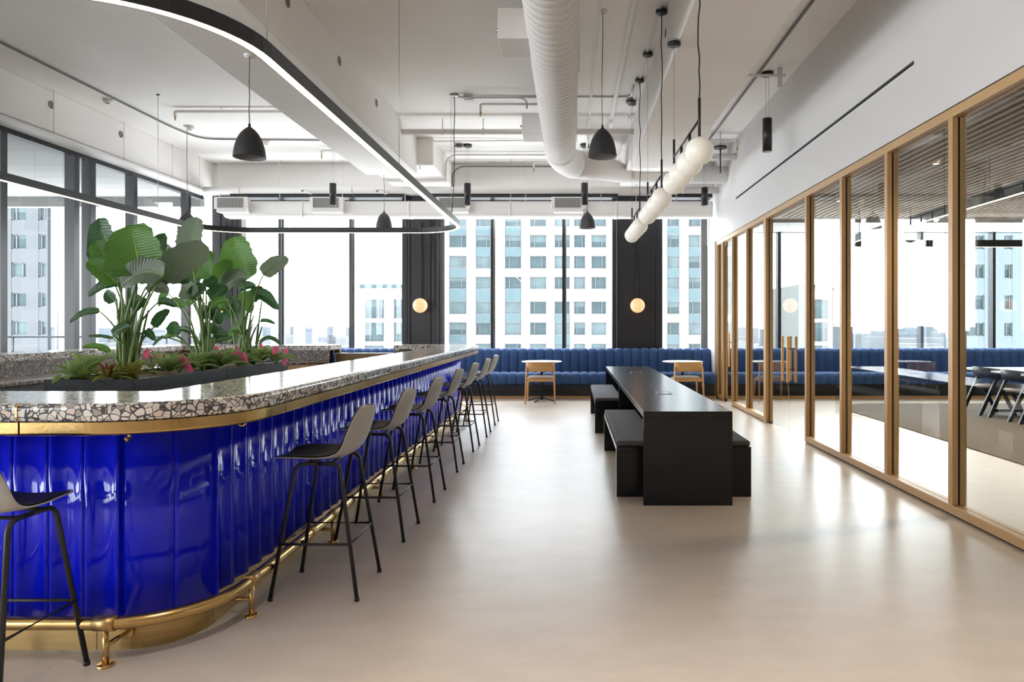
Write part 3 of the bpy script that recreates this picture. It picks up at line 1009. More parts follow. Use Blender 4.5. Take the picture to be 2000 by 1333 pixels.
bench(0.387, 0.755, 5.79, 7.95, 'black bench with grey felt pad at the near left of the long table')
bench(0.325, 0.70, 9.2, 11.28, 'black bench with grey felt pad at the far left of the long table')
bench(1.165, 1.53, 5.79, 7.95, 'black bench with grey felt pad on the glass wall side, beside the table end')
bench(1.165, 1.53, 9.2, 11.28, 'black bench with grey felt pad on the glass wall side, far half of table')

# ------------------------------------------------------------------ banquette
sofa = thing('banquette', (-2, 13.9, 0), 'long blue channel-tufted banquette under the back windows', 'sofa')
CW = 0.1785


def channel(path, w, bulge, n=7):
    rows = []
    k = len(path)
    for i, (y, z) in enumerate(path):
        a, b = path[max(i - 1, 0)], path[min(i + 1, k - 1)]
        ty, tz = b[0] - a[0], b[1] - a[1]
        l = math.hypot(ty, tz)
        ny, nz = -tz / l, ty / l
        row = []
        for j in range(n):
            u = -1 + 2 * j / (n - 1)
            e = bulge * math.sqrt(max(0, 1 - abs(u) ** 2.6)) - bulge * 0.6
            row.append((u * (w / 2 - 0.001), y + ny * e, z + nz * e))
        rows.append(row)
    return MB().grid(rows)


back_path = [(13.90, 0.47), (13.915, 0.60), (13.945, 0.78), (13.965, 0.89), (13.985, 0.935), (14.02, 0.962), (14.08, 0.972), (14.16, 0.968), (14.22, 0.93)]
seat_path = [(13.42, 0.295), (13.385, 0.33), (13.375, 0.40), (13.382, 0.455), (13.41, 0.495), (13.46, 0.513), (13.6, 0.515), (13.8, 0.505), (13.93, 0.50)]
cb = channel(back_path, CW, 0.028).build('back_channel', M['blue'], sofa, local=True)
cs = channel(seat_path, CW, 0.022).build('seat_channel', M['blue'], sofa, local=True)
nC = int((2.855 + 6.85) / CW)
for i in range(nC):
    x = 2.855 - CW * (i + 0.5)
    for k_, pr in enumerate((cb, cs)):
        o = pr if i == 0 else dup(pr, sofa)
        o.location = Vector((x, 0, 0)) - ORG[sofa.name]
B(-6.88, 2.85, 13.56, 14.2, 0.27, 0.46).build('seat_frame', M['heater'], sofa)
B(-6.88, 2.85, 14.0, 14.24, 0.46, 0.93).build('back_frame', M['blue'], sofa)
sofa2 = thing('banquette', (8, 13.9, 0), 'blue channel-tufted banquette under the meeting room windows, beyond the glass', 'sofa')
for i in range(int((12.5 - 3.08) / CW)):
    x = 3.08 + CW * (i + 0.5)
    for pr in (cb, cs):
        o = dup(pr, sofa2)
        o.location = Vector((x, 0, 0)) - ORG[sofa2.name]
B(3.08, 12.5, 13.56, 14.2, 0.056, 0.46).build('seat_frame', M['heater'], sofa2)
B(3.08, 12.5, 14.0, 14.24, 0.46, 0.93).build('back_frame', M['blue'], sofa2)
hb = thing('heater_cover', (-2, 13.5, 0), 'charcoal perforated heater covers forming the base of the blue banquette', 'heater cover')
x = 2.85
while x > -6.8:
    x2 = max(x - 1.24, -6.88)
    B(x2 + 0.003, x - 0.003, 13.49, 13.55, 0.0, 0.265).build('cover_panel', M['heater'], hb, bevel=0.003)
    for k_ in range(2):
        B(x2 + 0.12, x - 0.3, 13.488, 13.4895, 0.12 + 0.035 * k_, 0.135 + 0.035 * k_).build('air_slot', M['dark'], hb)
    x = x2

# ------------------------------------------------------------------ bistro tables and oak chairs


def bistro(x, y, label):
    r = thing('bistro_table', (x, y, 0), label, 'table', 'round white bistro tables by the banquette')
    MB().lathe([(0.001, 0.748), (0.365, 0.748), (0.385, 0.757), (0.387, 0.764), (0.384, 0.768), (0.001, 0.768)], (x, y, 0), 40).build('tabletop', M['laminate'], r)
    MB().lathe([(0.001, 0.03), (0.024, 0.03), (0.024, 0.735), (0.11, 0.742), (0.11, 0.748), (0.001, 0.748)], (x, y, 0), 16).build('pedestal', M['black'], r)
    for k in range(4):
        a = PI / 4 + k * PI / 2 + 0.35
        d = Vector((math.cos(a), math.sin(a), 0))
        c = Vector((x, y, 0))
        MB().tube([c + Vector((0, 0, 0.085)), c + d * 0.15 + Vector((0, 0, 0.045)), c + d * 0.285 + Vector((0, 0, 0.014))], [0.018, 0.015, 0.011], 8).build('foot', M['black'], r)


bistro(-0.556, 13.02, 'round white bistro table facing the middle windows behind an oak chair')
bistro(2.13, 13.02, 'round white bistro table behind the oak chair next to the glass wall')


def make_chair():
    r = thing('oak_chair', (0, 0, 0))
    # faces +y; curved back band at -y
    rows = []
    for z, yo, k in ((0.60, 0.0, 1.0), (0.69, -0.008, 1.0), (0.765, -0.016, 0.985), (0.778, -0.018, 0.95)):
        row = []
        for j in range(15):
            u = -1 + 2 * j / 14
            row.append((u * 0.262 * k, -0.245 + 0.085 * abs(u) ** 2.4 + yo, z))
        rows.append(row)
    bb = MB().grid(rows).build('back_band', M['wood_light'], r)
    so = bb.modifiers.new('thick', 'SOLIDIFY'); so.thickness = 0.018; so.offset = 0
    sp = MB()
    n = 20
    top = [(0.235 * math.copysign(abs(math.cos(2 * PI * j / n)) ** 0.55, math.cos(2 * PI * j / n)), 0.0 + 0.23 * math.copysign(abs(math.sin(2 * PI * j / n)) ** 0.55, math.sin(2 * PI * j / n))) for j in range(n)]
    sp.prism(top, 0.468, 0.50)
    sp.build('seat', M['seatpad'], r, bevel=0.01)
    fr_ = MB()
    fr_.box(-0.235, 0.235, -0.235, -0.205, 0.415, 0.466).box(-0.235, 0.235, 0.205, 0.235, 0.415, 0.466).box(-0.25, -0.225, -0.22, 0.22, 0.415, 0.466).box(0.225, 0.25, -0.22, 0.22, 0.415, 0.466)
    fr_.build('seat_frame', M['wood_light'], r, bevel=0.004)
    for sx in (-1, 1):
        MB().tube([(sx * 0.275, -0.262, 0.0), (sx * 0.258, -0.222, 0.45), (sx * 0.252, -0.20, 0.68)], [0.013, 0.019, 0.015], 10).build('leg', M['wood_light'], r)
        MB().tube([(sx * 0.262, 0.245, 0.0), (sx * 0.246, 0.215, 0.44)], [0.013, 0.019], 10).build('leg', M['wood_light'], r)
    return r


ch = make_chair()
remember(ch)
ch.location = (-0.565, 12.78, 0)
tag(ch, 'pale oak chair with a curved back band, facing the middle of the banquette', 'chair', 'oak chairs at the bistro tables')
o = dup(ch, None, (2.16, 12.78, 0), 0.05)
tag(o, 'pale oak chair with a curved back band, nearest the glass wall', 'chair', 'oak chairs at the bistro tables')

# ------------------------------------------------------------------ meeting table and black chairs beyond the glass
mt = thing('meeting_table', (7.5, 9, 0), 'pale meeting table on black legs with castors beyond the glass wall', 'table')
B(6.72, 8.25, 5.2, 11.8, 0.70, 0.73).build('tabletop', M['laminate'], mt, bevel=0.003)
for y in (6.2, 8.4, 10.9):
    lg = B(7.3, 7.65, y - 0.05, y + 0.05, 0.12, 0.70).build('leg', M['black'], mt, bevel=0.005)
    B(6.75, 8.2, y - 0.035, y + 0.035, 0.07, 0.12).build('foot_bar', M['black'], lg, bevel=0.005)
    for x in (6.72, 8.22):
        MB().lathe([(0.001, -0.02), (0.042, -0.02), (0.046, 0), (0.042, 0.02), (0.001, 0.02)], (x, y, 0.058), 14, 'y').build('castor', M['black'], lg)


def make_mchair():
    r = thing('meeting_chair', (0, 0, 0))   # faces +x
    rows = []
    for z, k in ((0.585, 0.96), (0.66, 1.0), (0.75, 1.03)):
        row = []
        for j in range(17):
            a = PI / 2 + PI * j / 16
            row.append((0.02 + 0.26 * k * math.cos(a), 0.27 * k * math.sin(a), z + 0.03 * abs(math.cos(a))))
        rows.append(row)
    bb = MB().grid(rows).build('back_shell', M['black'], r)
    so = bb.modifiers.new('thick', 'SOLIDIFY'); so.thickness = 0.014; so.offset = 0
    MB().lathe([(0.001, 0.45), (0.20, 0.452), (0.222, 0.47), (0.21, 0.485), (0.001, 0.49)], (0, 0, 0), 24).build('seat_pad', M['seatpad'], r)
    MB().lathe([(0.001, 0.43), (0.19, 0.43), (0.2, 0.449), (0.001, 0.449)], (0, 0, 0), 24).build('seat_base', M['black'], r)
    for sy in (-1, 1):
        MB().add([(q[0], q[1], q[2]) for q in [(-0.36, sy * 0.24 - 0.018, 0), (-0.30, sy * 0.24 - 0.018, 0), (-0.30, sy * 0.24 + 0.018, 0), (-0.36, sy * 0.24 + 0.018, 0),
                 (-0.06, sy * 0.25 - 0.018, 0.66), (0.0, sy * 0.25 - 0.018, 0.66), (0.0, sy * 0.25 + 0.018, 0.66), (-0.06, sy * 0.25 + 0.018, 0.66)]],
                 [(3, 2, 1, 0), (4, 5, 6, 7), (0, 1, 5, 4), (1, 2, 6, 5), (2, 3, 7, 6), (3, 0, 4, 7)]).build('leg', M['black'], r)
        MB().add([(q[0], q[1], q[2]) for q in [(0.22, sy * 0.24 - 0.018, 0), (0.27, sy * 0.24 - 0.018, 0), (0.27, sy * 0.24 + 0.018, 0), (0.22, sy * 0.24 + 0.018, 0),
                 (-0.02, sy * 0.245 - 0.018, 0.45), (0.04, sy * 0.245 - 0.018, 0.45), (0.04, sy * 0.245 + 0.018, 0.45), (-0.02, sy * 0.245 + 0.018, 0.45)]],
                 [(3, 2, 1, 0), (4, 5, 6, 7), (0, 1, 5, 4), (1, 2, 6, 5), (2, 3, 7, 6), (3, 0, 4, 7)]).build('leg', M['black'], r)
    B(-0.05, 0.03, -0.232, 0.232, 0.40, 0.43).build('cross_bar', M['black'], r)
    return r


mc = make_mchair()
remember(mc)
for i, (y, l) in enumerate(((11.15, 'farthest of the row, at the table end'), (10.42, 'second from the far table end'), (9.69, 'third from the far table end'), (8.96, 'fourth from the far table end'))):
    o = mc if i == 0 else dup(mc)
    o.location = (6.86, y, 0.0)
    tag(o, 'black meeting chair with pale seat beyond glass, ' + l, 'chair', 'black chairs along the meeting table')
for i, y in enumerate((11.0, 10.2, 9.4)):
    o = dup(mc, None, (8.2, y, 0), PI)
    tag(o, 'black meeting chair on the far side of the meeting table, ' + ('end place', 'middle place', 'near place')[i], 'chair', 'black chairs along the meeting table')
# ------------------------------------------------------------------ ring lights


def ring_light(x0, x1, y0, y1, r, z, label, open_end=False, w=0.062, h=0.085):
    root = thing('ring_light', ((x0 + x1) / 2, (y0 + y1) / 2, z), label, 'hanging light')
    P, Nn = rrect(x0, x1, y0, y1, r, 14)
    P.append(P[0]); Nn.append(Nn[0])
    MB().sweep(P, Nn, [(0, z), (0, z + h), (-w, z + h), (-w, z), (-w + 0.004, z), (-w + 0.004, z + 0.01), (-0.004, z + 0.01), (-0.004, z)], caps=False).build('housing', M['black'], root, fixn=True)
    MB().sweep(P, Nn, [(-0.005, z + 0.001), (-0.005, z + 0.008), (-w + 0.005, z + 0.008), (-w + 0.005, z + 0.001)], caps=False).build('diffuser', M['led'], root, fixn=True)
    return root


RZ = 2.955
ring = ring_light(-5.92, -1.68, 3.03, 11.12, 0.80, RZ, 'large black rounded rectangle ring light with glowing underside above the bar')
for x in (-1.71, -5.89):
    for y in (3.84, 6.8, 9.74):
        MB().tube([(x, y, RZ + 0.085), (x, y, CEIL)], 0.003, 6).build('suspension_wire', M['steel'], ring)
        MB().lathe([(0.001, 0), (0.02, 0), (0.02, 0.012), (0.001, 0.012)], (x, y, CEIL - 0.012), 12).build('wire_cap', M['black'], ring)
can = MB().lathe([(0.001, 0), (0.055, 0), (0.06, 0.006), (0.06, 0.03), (0.001, 0.03)], (-1.66, 9.74, CEIL - 0.031), 20).build('canopy', M['steel'], ring)
pw = [(-1.665, 9.745, CEIL - 0.03), (-1.655, 9.745, 4.5), (-1.672, 9.748, 4.2), (-1.66, 9.745, 3.9), (-1.668, 9.745, 3.5), (-1.70, 9.745, RZ + 0.08)]
MB().tube(rounded_path(pw, 0.1), 0.006, 6).build('power_cord', M['black'], ring)

mring = ring_light(5.0, 10.2, 3.6, 12.9, 0.5, 2.93, 'black ring light with glowing underside hanging in the glass meeting room', w=0.06, h=0.13)
for x in (5.03, 10.17):
    for y in (4.5, 8.2, 11.9):
        MB().tube([(x, y, 3.06), (x, y, 3.72)], 0.004, 6).build('suspension_wire', M['black'], mring)

# ------------------------------------------------------------------ dome pendants


def pendant(x, y, z, ztop, label, m):
    r = thing('dome_pendant', (x, y, z), label, 'hanging light', 'dark bullet shaped dome pendants')
    R, H = 0.15, 0.30
    prof = [(R * 1.0, 0.0), (R * 0.985, 0.03), (R * 0.945, 0.075), (R * 0.87, 0.125), (R * 0.75, 0.18), (R * 0.58, 0.228), (R * 0.36, 0.268), (R * 0.15, 0.293), (0.012, 0.302), (0.012, 0.33), (0.001, 0.332)]
    sh = MB().lathe(prof, (x, y, z), 32).build('shade', m, r)
    MB().lathe([(R * 0.985, 0.002), (R * 0.96, 0.04), (R * 0.9, 0.09), (R * 0.7, 0.17), (R * 0.4, 0.24), (0.001, 0.26)], (x, y, z), 32).build('shade_inside', M['shade_in'], sh)
    MB().lathe([(R * 0.948, 0.0745), (R * 0.955, 0.077), (R * 0.94, 0.080)], (x, y, z + 0.07), 32)
    MB().sphere((x, y, z + 0.13), 0.032, 14).build('bulb', M['laminate'], r)
    zz = z + 0.33
    pts = [(x, y, zz)]
    n = 5
    for i in range(1, n):
        pts.append((x + random.uniform(-0.006, 0.006), y, zz + (ztop - zz) * i / n))
    pts.append((x, y, ztop))
    MB().tube(pts, 0.005, 6).build('cord', M['steel_dark'], r)
    MB().lathe([(0.001, -0.02), (0.05, -0.02), (0.052, 0), (0.001, 0)], (x, y, ztop), 16).build('canopy', M['white'], r)


M['shade_in'] = mat('grey_shade_lining', (0.30, 0.30, 0.30), 0.6)
M['pend'] = mat('charcoal_enamel', (0.028, 0.028, 0.03), 0.5)
pendant(-3.14, 6.67, 3.095, 4.10, 'charcoal dome pendant hanging from the beam inside the ring light', M['pend'])
pendant(0.33, 7.14, 3.22, CEIL, 'charcoal dome pendant hanging right of the white spiral duct, over the walkway', M['pend'])
pendant(0.305, 12.64, 3.25, CEIL, 'small looking charcoal dome pendant in front of the back windows', M['pend'])
pendant(-3.42, 12.5, 3.225, 4.27, 'charcoal dome pendant behind the back run of the ring light', M['pend'])
pendant(-6.34, 11.28, 3.03, CEIL, 'charcoal dome pendant by the corner column, half hidden by leaves', M['pend'])
pendant(5.75, 12.2, 3.2, 3.72, 'charcoal dome pendant in the glass meeting room', M['pend'])

# ------------------------------------------------------------------ cylinder pendants


def cyl_pendant(x, y, z, h, ztop, label, d=0.12, power=70, spread=1.45):
    r = thing('cylinder_pendant', (x, y, z), label, 'hanging light', 'black cylinder downlight pendants')
    R = d / 2
    MB().lathe([(R * 0.93, 0.003), (R, 0.0), (R, h), (0.001, h)], (x, y, z), 24).build('body', M['black'], r)
    MB().lathe([(R * 0.93, 0.0), (R * 0.8, 0.03), (R * 0.45, 0.05)], (x, y, z), 24).build('reflector', M['steel'], r)
    MB().lathe([(R * 0.46, 0.049), (0.001, 0.049)], (x, y, z), 20).build('lens', M['bulb'], r)
    for s in (-1, 1):
        MB().tube([(x + s * 0.02, y, z + h), (x + s * 0.02, y, ztop)], 0.0025, 6).build('wire', M['steel'], r)
    MB().lathe([(0.001, -0.04), (0.075, -0.04), (0.08, -0.034), (0.08, 0), (0.001, 0)], (x, y, ztop), 24).build('canopy', M['black'], r)
    l = bpy.data.lights.new('downlight_beam', 'SPOT')
    l.energy = power; l.color = (1, 0.88, 0.77); l.spot_size = spread; l.spot_blend = 1.0; l.shadow_soft_size = 0.03
    lo = bpy.data.objects.new('downlight_beam', l)
    COL.objects.link(lo)
    lo.location = (x, y, z - 0.005)


cyl_pendant(2.56, 8.9, 3.72, 0.43, CEIL, 'black cylinder pendant beside the slot in the white wall', power=40, spread=0.7)
cyl_pendant(-4.34, 12.45, 3.64, 0.40, CEIL, 'black cylinder pendant in front of the second air grille from the corner')
cyl_pendant(-1.885, 12.45, 3.64, 0.40, CEIL, 'black cylinder pendant beside the ring light corner')
cyl_pendant(0.25, 12.42, 3.64, 0.40, CEIL, 'black cylinder pendant just above the small dome pendant', power=12, spread=0.7)
cyl_pendant(2.45, 12.5, 3.645, 0.33, CEIL, 'black cylinder pendant at the white wall end of the back duct', power=30, spread=0.7)
for i, (x, y) in enumerate(((1.9, 1.6), (-0.6, 1.2), (1.9, -2.2), (-0.6, -2.2), (-3.4, 0.4), (-5.6, 0.4), (-3.4, -3.0), (-5.6, -3.0))):  # extra pendants out of view, added to brighten the room
    cyl_pendant(x, y, 3.72, 0.43, CEIL, 'added black cylinder pendant, unseen from the viewpoint, brightens the room, ' + ('near the wall, front row', 'over the walkway, front row', 'near the wall, back row', 'over the walkway, back row',
                'bar side, front row', 'window side, front row', 'bar side, back row', 'window side, back row')[i], power=240)
# a black ceiling mount with a stem, right of the globe lights
cm_ = thing('ceiling_mount', (2.3, 10.5, 4.2), 'black disc ceiling mount with a thin stem, behind the globe lights', 'ceiling mount')
q = at(1407, 290, 11.6)
MB().lathe([(0.001, 0), (0.11, 0), (0.11, 0.03), (0.05, 0.04), (0.001, 0.04)], q, 20).build('disc', M['black'], cm_)
MB().tube([q, q + Vector((0, 0, -0.42))], 0.012, 8).build('stem', M['black'], cm_)
MB().tube([q + Vector((0, 0, 0.04)), Vector((q.x, q.y, CEIL))], 0.012, 8).build('stem', M['white'], cm_)

# ------------------------------------------------------------------ globe linear lights
GZ = 2.78
gl = [(Vector((0.975, 5.18, GZ)), Vector((0.957, 6.335, GZ)), 4), (Vector((0.944, 7.10, GZ)), Vector((0.925, 8.22, GZ)), 4), (Vector((0.918, 9.1, GZ)), Vector((0.90, 10.05, GZ)), 4)]
names = ['nearest of the three, over the near table end', 'middle one of the three over the table', 'farthest of the three over the table']
for gi, (a, b, n) in enumerate(gl):
    r = thing('globe_light', a, 'bar light with four white globes, ' + names[gi], 'hanging light', 'white globe bar lights over the long table')
    BZ = GZ + 0.24
    MB().tube([Vector((a.x, a.y, BZ)), Vector((b.x, b.y, BZ))], 0.009, 8).build('bar', M['black'], r)
    for i in range(n):
        c = a.lerp(b, i / (n - 1))
        st = MB().tube([c + Vector((0, 0, 0.10)), c + Vector((0, 0, 0.245 if 0 < i < n - 1 else 0.40))], 0.011, 8).build('stem', M['black'], r)
        MB().sphere(c, 0.107, 28).build('globe', M['opal'], r)
    # wavy power cord at the near end, plain wire at the far end
    pts = [a + Vector((0, 0, 0.40))]
    L_ = CEIL - 0.03 - pts[0].z
    if gi == 0:
        L_ = 4.10 - pts[0].z
    for i in range(1, 9):
        pts.append(Vector((a.x + random.uniform(-0.012, 0.012), a.y, pts[0].z + L_ * i / 9)))
    top = Vector((a.x, a.y, pts[0].z + L_))
    pts.append(top)
    sm_ = [pts[0]]
    for i in range(len(pts) - 1):
        sm_ += [pts[i].lerp(pts[i + 1], 0.5), pts[i + 1]]
    MB().tube(sm_, 0.006, 6).build('power_cord', M['black'], r)
    zt = 4.10 if gi == 0 else CEIL
    MB().tube([b + Vector((0, 0, 0.40)), Vector((b.x, b.y, zt))], 0.002, 6).build('wire', M['steel_dark'], r)
    for q in (a, b):
        z2 = zt
        MB().lathe([(0.001, 0), (0.058, 0), (0.062, 0.006), (0.062, 0.03), (0.001, 0.03)], (q.x, q.y, z2 - 0.05), 20).build('canopy', M['black'], r)
        MB().lathe([(0.001, 0), (0.05, 0), (0.05, 0.02), (0.001, 0.02)], (q.x, q.y, z2 - 0.02), 16).build('junction_box', M['steel'], r)

# ------------------------------------------------------------------ column sconces
for i, (x, l) in enumerate(((-3.11, 'glowing round wall globe on the dark column behind the bar'), (1.375, 'glowing round wall globe on the dark column behind the long table'), (-7.18, 'glowing round wall globe on the corner column, seen between plant leaves'))):
    r = thing('wall_globe', (x, 14.08, 1.86), l, 'wall light', 'round glowing globes on the dark columns')
    MB().sphere((x, 14.08, 1.86), 0.15, 28).build('globe', M['sconce'], r)
    MB().tube([(x, 14.22, 3.6), (x, 14.22, 1.97), (x, 14.19, 1.93)], 0.014, 8).build('conduit', M['black'], r)
    MB().lathe([(0.001, 0), (0.06, 0), (0.06, 0.05), (0.001, 0.05)], (x, 14.22, 1.86), 16, 'y').build('back_plate', M['black'], r)
    if i == 0:
        MB().tube([(x + 0.13, 14.16, 1.855), (x + 0.22, 14.18, 1.835), (x + 0.235, 14.18, 1.95), (x + 0.235, 14.22, 3.6)], 0.012, 8).build('bracket', M['black'], r)

# ------------------------------------------------------------------ ducts
bd = thing('window_duct', (-2, 13.6, 3.6), 'long white duct with square grilles running along the top of the back windows', 'duct')
sec = []
hy, hz, rr = 0.18, 0.165, 0.10
for cyy, czz, a0 in ((hy - rr, hz - rr, 0), (-hy + rr, hz - rr, PI / 2), (-hy + rr, -hz + rr, PI), (hy - rr, -hz + rr, 1.5 * PI)):
    for i in range(5):
        a = a0 + PI / 2 * i / 4
        sec.append((cyy + rr * math.cos(a), czz + rr * math.sin(a)))
rows = [[(x, 13.63 + s_ * a, 3.75 + s_ * b) for a, b in sec] for x, s_ in ((-6.86, 0.001), (-6.86, 0.96), (-6.84, 1), (2.76, 1), (2.80, 0.97), (2.82, 0.001))]
MB().grid(rows, True, True).build('duct_run', M['white'], bd, fixn=True)
for x in (-5.3, -3.2, -1.2, 0.9):
    rows = [[(x + dx, 13.63 + s_ * a, 3.75 + s_ * b) for a, b in sec] for dx, s_ in ((-0.02, 1.0), (-0.02, 1.035), (0.02, 1.035), (0.02, 1.0))]
    MB().grid(rows, True, True).build('duct_collar', M['white'], bd, fixn=True)
M['grille'] = mat('grey_grille', (0.11, 0.105, 0.10), 0.6)
M['grille_bar'] = mat('pale_grille_bar', (0.45, 0.44, 0.42), 0.5)
for x in (-6.62, -4.76, -2.30, -0.05):
    bx_ = B(x - 0.29, x + 0.29, 13.30, 13.5, 3.66, 3.945).box(x - 0.33, x + 0.33, 13.288, 13.30, 3.72, 3.955)
    g = bx_.build('grille_box', M['white'], bd, bevel=0.01)
    mg = B(x - 0.26, x + 0.24, 13.2855, 13.2875, 3.745, 3.93)
    mg.build('grille_back', M['grille'], g)
    bars = MB()
    for i in range(19):
        xx = x - 0.26 + i * 0.5 / 18
        bars.box(xx - 0.0035, xx + 0.0035, 13.280, 13.2853, 3.745, 3.93)
    for i in range(7):
        zz = 3.745 + i * 0.185 / 6
        bars.box(x - 0.26, x + 0.24, 13.279, 13.2853, zz - 0.003, zz + 0.003)
    o = bars.build('grille_bars', M['grille_bar'], g)
for x in (-7.0, -5.8, -4.55, -3.3, -1.2, -0.9, 0.6, 1.3, 2.1):
    MB().tube([(x, 13.60, 3.90), (x, 13.60, CEIL)], 0.007, 6).build('duct_hanger', M['white'], bd)

wp = thing('header_pipe', (-2, 13.4, 4.1), 'thick white pipe running the full width above the window duct', 'pipe')
MB().tube([(-7.2, 13.42, 4.11), (XR, 13.42, 4.11)], 0.068, 16).build('pipe_run', M['white'], wp)
for x in (-6.5, -4.3, -2.1, 0.4, 2.2):
    MB().tube([(x - 0.012, 13.42, 4.11), (x + 0.012, 13.42, 4.11)], 0.074, 16).build('pipe_clamp', M['white'], wp)

# white spiral duct: a tube with raised seams
sd = thing('spiral_duct', (-0.17, 6, 4.3), 'big white ribbed fabric-like spiral duct running along the ceiling and turning right', 'duct')


def duct_seg(path, r, seam, n=28, name='duct_run'):
    """tube whose radius steps up in a narrow seam every `seam` metres"""
    pts = [Vector(q) for q in path]
    out, rad = [], []
    for i in range(len(pts) - 1):
        a, b = pts[i], pts[i + 1]
        L_ = (b - a).length
        k = max(1, round(L_ / seam))
        for j in range(k):
            for f, dr in ((0.0, 0), (0.42, 0.002), (0.84, 0.0), (0.92, -0.018)):
                out.append(a.lerp(b, (j + f) / k)); rad.append(r + dr)
    out.append(pts[-1]); rad.append(r)
    return MB().tube(out, rad, n).build(name, M['white'], sd)


DZ = 4.242
duct_seg([(-0.17, YF + 0.2, DZ), (-0.17, 10.75, DZ)], 0.246, 0.125)
elb = [(-0.17, 10.75, DZ), (-0.16, 11.15, DZ), (-0.10, 11.5, DZ), (0.04, 11.8, DZ)]
MB().tube(rounded_path(elb, 0.25, 5), [0.246] * len(rounded_path(elb, 0.25, 5)), 28).build('duct_elbow', M['white'], sd)
p2 = rounded_path([(0.03, 11.79, DZ), (0.6, 12.25, 4.28), (0.95, 12.62, 4.26), (1.25, 12.72, 4.255), (XR, 12.72, 4.255)], 0.35, 6)
MB().tube(p2, [0.245 - 0.085 * min(1, i / (len(p2) * 0.55)) for i in range(len(p2))], 24).build('duct_branch', M['white'], sd)
for i in range(6):
    x = 1.6 + i * 0.2
for y in (1.5, 4.5, 7.5, 10.4):
    hp = MB()
    hp.tube([(-0.43, y, CEIL), (-0.43, y, DZ), ] , 0.006, 6).tube([(0.09, y, CEIL), (0.09, y, DZ)], 0.006, 6)
    hp.build('duct_hanger', M['white'], sd)
for (y, dz) in ((6.43, 0.0), (9.62, 0.02)):
    vb = thing('air_valve_box', (-0.55, y + 0.2, 4.16), 'white sheet metal valve box on the side of the spiral duct, ' + ('near one' if y < 8 else 'far one'), 'duct box')
    B(-0.69, -0.40, y, y + 0.45, 4.16, 4.45).build('box', M['white'], vb, bevel=0.006)
    MB().tube([(-0.69, y + 0.2, 4.32), (-0.73, y + 0.2, 4.32)], 0.02, 8).build('damper_knob', M['steel'], vb)

# ------------------------------------------------------------------ ceiling pipes, conduits, sprinklers


def pipe(name, pts, r, m, label, cat='pipe', bend=0.06, group=None, n=8):
    o = MB().tube(rounded_path(pts, bend, 4), r, n).build(name, m)
    return tag(o, label, cat, group)


def sprinkler(parent_pipe, q):
    m = MB().tube([Vector(q), Vector(q) + Vector((0, 0, -0.03))], 0.016, 8)
    m.tube([Vector(q) + Vector((0, 0, -0.03)), Vector(q) + Vector((0, 0, -0.06))], 0.009, 8)
    m.lathe([(0.001, 0), (0.018, 0.001), (0.018, 0.004), (0.001, 0.004)], Vector(q) + Vector((0, 0, -0.066)), 10)
    m.build('sprinkler_head', M['brass_dull'], parent_pipe)


p1 = pipe('sprinkler_main', [(-2.72, 10.9, 4.545), (1.02, 10.9, 4.545)], 0.047, M['white'], 'thick white sprinkler main crossing between the two beams', bend=0.01, n=12)
for x in (-2.05, -1.4, 0.5):
    MB().tube([(x, 10.9, 4.59), (x, 10.9, CEIL)], 0.009, 6).build('pipe_hanger', M['white'], p1)
    MB().tube([(x - 0.02, 10.9, 4.545), (x + 0.02, 10.9, 4.545)], 0.053, 12).build('pipe_clamp', M['white'], p1)
p2 = pipe('sprinkler_branch', [(-1.31, 9.9, 4.55), (-1.31, 9.9, 4.665), (-0.45, 9.9, 4.665)], 0.017, M['white'], 'white sprinkler branch with a dropped head left of the far valve box', bend=0.03)
sprinkler(p2, (-1.31, 9.9, 4.55))
p3 = pipe('sprinkler_branch', [(-1.02, 4.85, 4.66), (-1.02, 4.85, 4.72), (-0.15, 4.85, 4.72)], 0.02, M['white'], 'white sprinkler branch with a brass head, left of the near valve box', bend=0.02)
sprinkler(p3, (-1.02, 4.85, 4.66))
pipe('steel_conduit', [(-1.60, 9.74, 4.715), (-1.50, 9.70, 4.69), (-1.42, 9.6, 4.66), (-0.72, 9.6, 4.66), (-0.62, 9.6, 4.62), (-0.62, 9.6, 4.50)], 0.013, M['steel'], 'bare steel conduit bending from the ceiling canopy to the valve box', 'conduit', 0.08)
pipe('steel_conduit', [(-1.38, 9.8, 4.72), (-0.45, 9.8, 4.735), (0.15, 9.8, 4.735), (0.78, 9.8, 4.735), (0.86, 9.75, 4.73), (0.86, 9.3, 4.73)], 0.011, M['steel'], 'thin steel conduit crossing above the spiral duct', 'conduit', 0.06)
jb = thing('junction_box', (-1.45, 9.8, 4.69), 'small white square junction box on the ceiling beside the ring light canopy', 'junction box')
B(-1.53, -1.40, 9.74, 9.86, 4.68, CEIL).build('box', M['white'], jb, bevel=0.004)
B(-1.525, -1.405, 9.745, 9.855, 4.674, 4.6795).build('cover', M['laminate'], jb)
pipe('white_conduit', [(0.29, YF + 0.2, 4.715), (0.29, 13.8, 4.715)], 0.02, M['white'], 'thin white conduit on the ceiling just right of the spiral duct', 'conduit')
pipe('white_conduit', [(0.64, YF + 0.2, 4.70), (0.64, 13.8, 4.70)], 0.032, M['white'], 'white pipe on the ceiling midway between spiral duct and beam', 'conduit')
cd = pipe('white_conduit', [(0.915, YF + 0.2, 4.735), (0.915, 13.8, 4.735)], 0.014, M['white'], 'white conduit tight against the beam carrying the globe light canopies', 'conduit')
pipe('white_conduit', [(2.44, YF + 0.2, 4.73), (2.44, 13.8, 4.73)], 0.016, M['steel_dark'], 'grey conduit on the ceiling near the white wall, by the cylinder pendant', 'conduit')
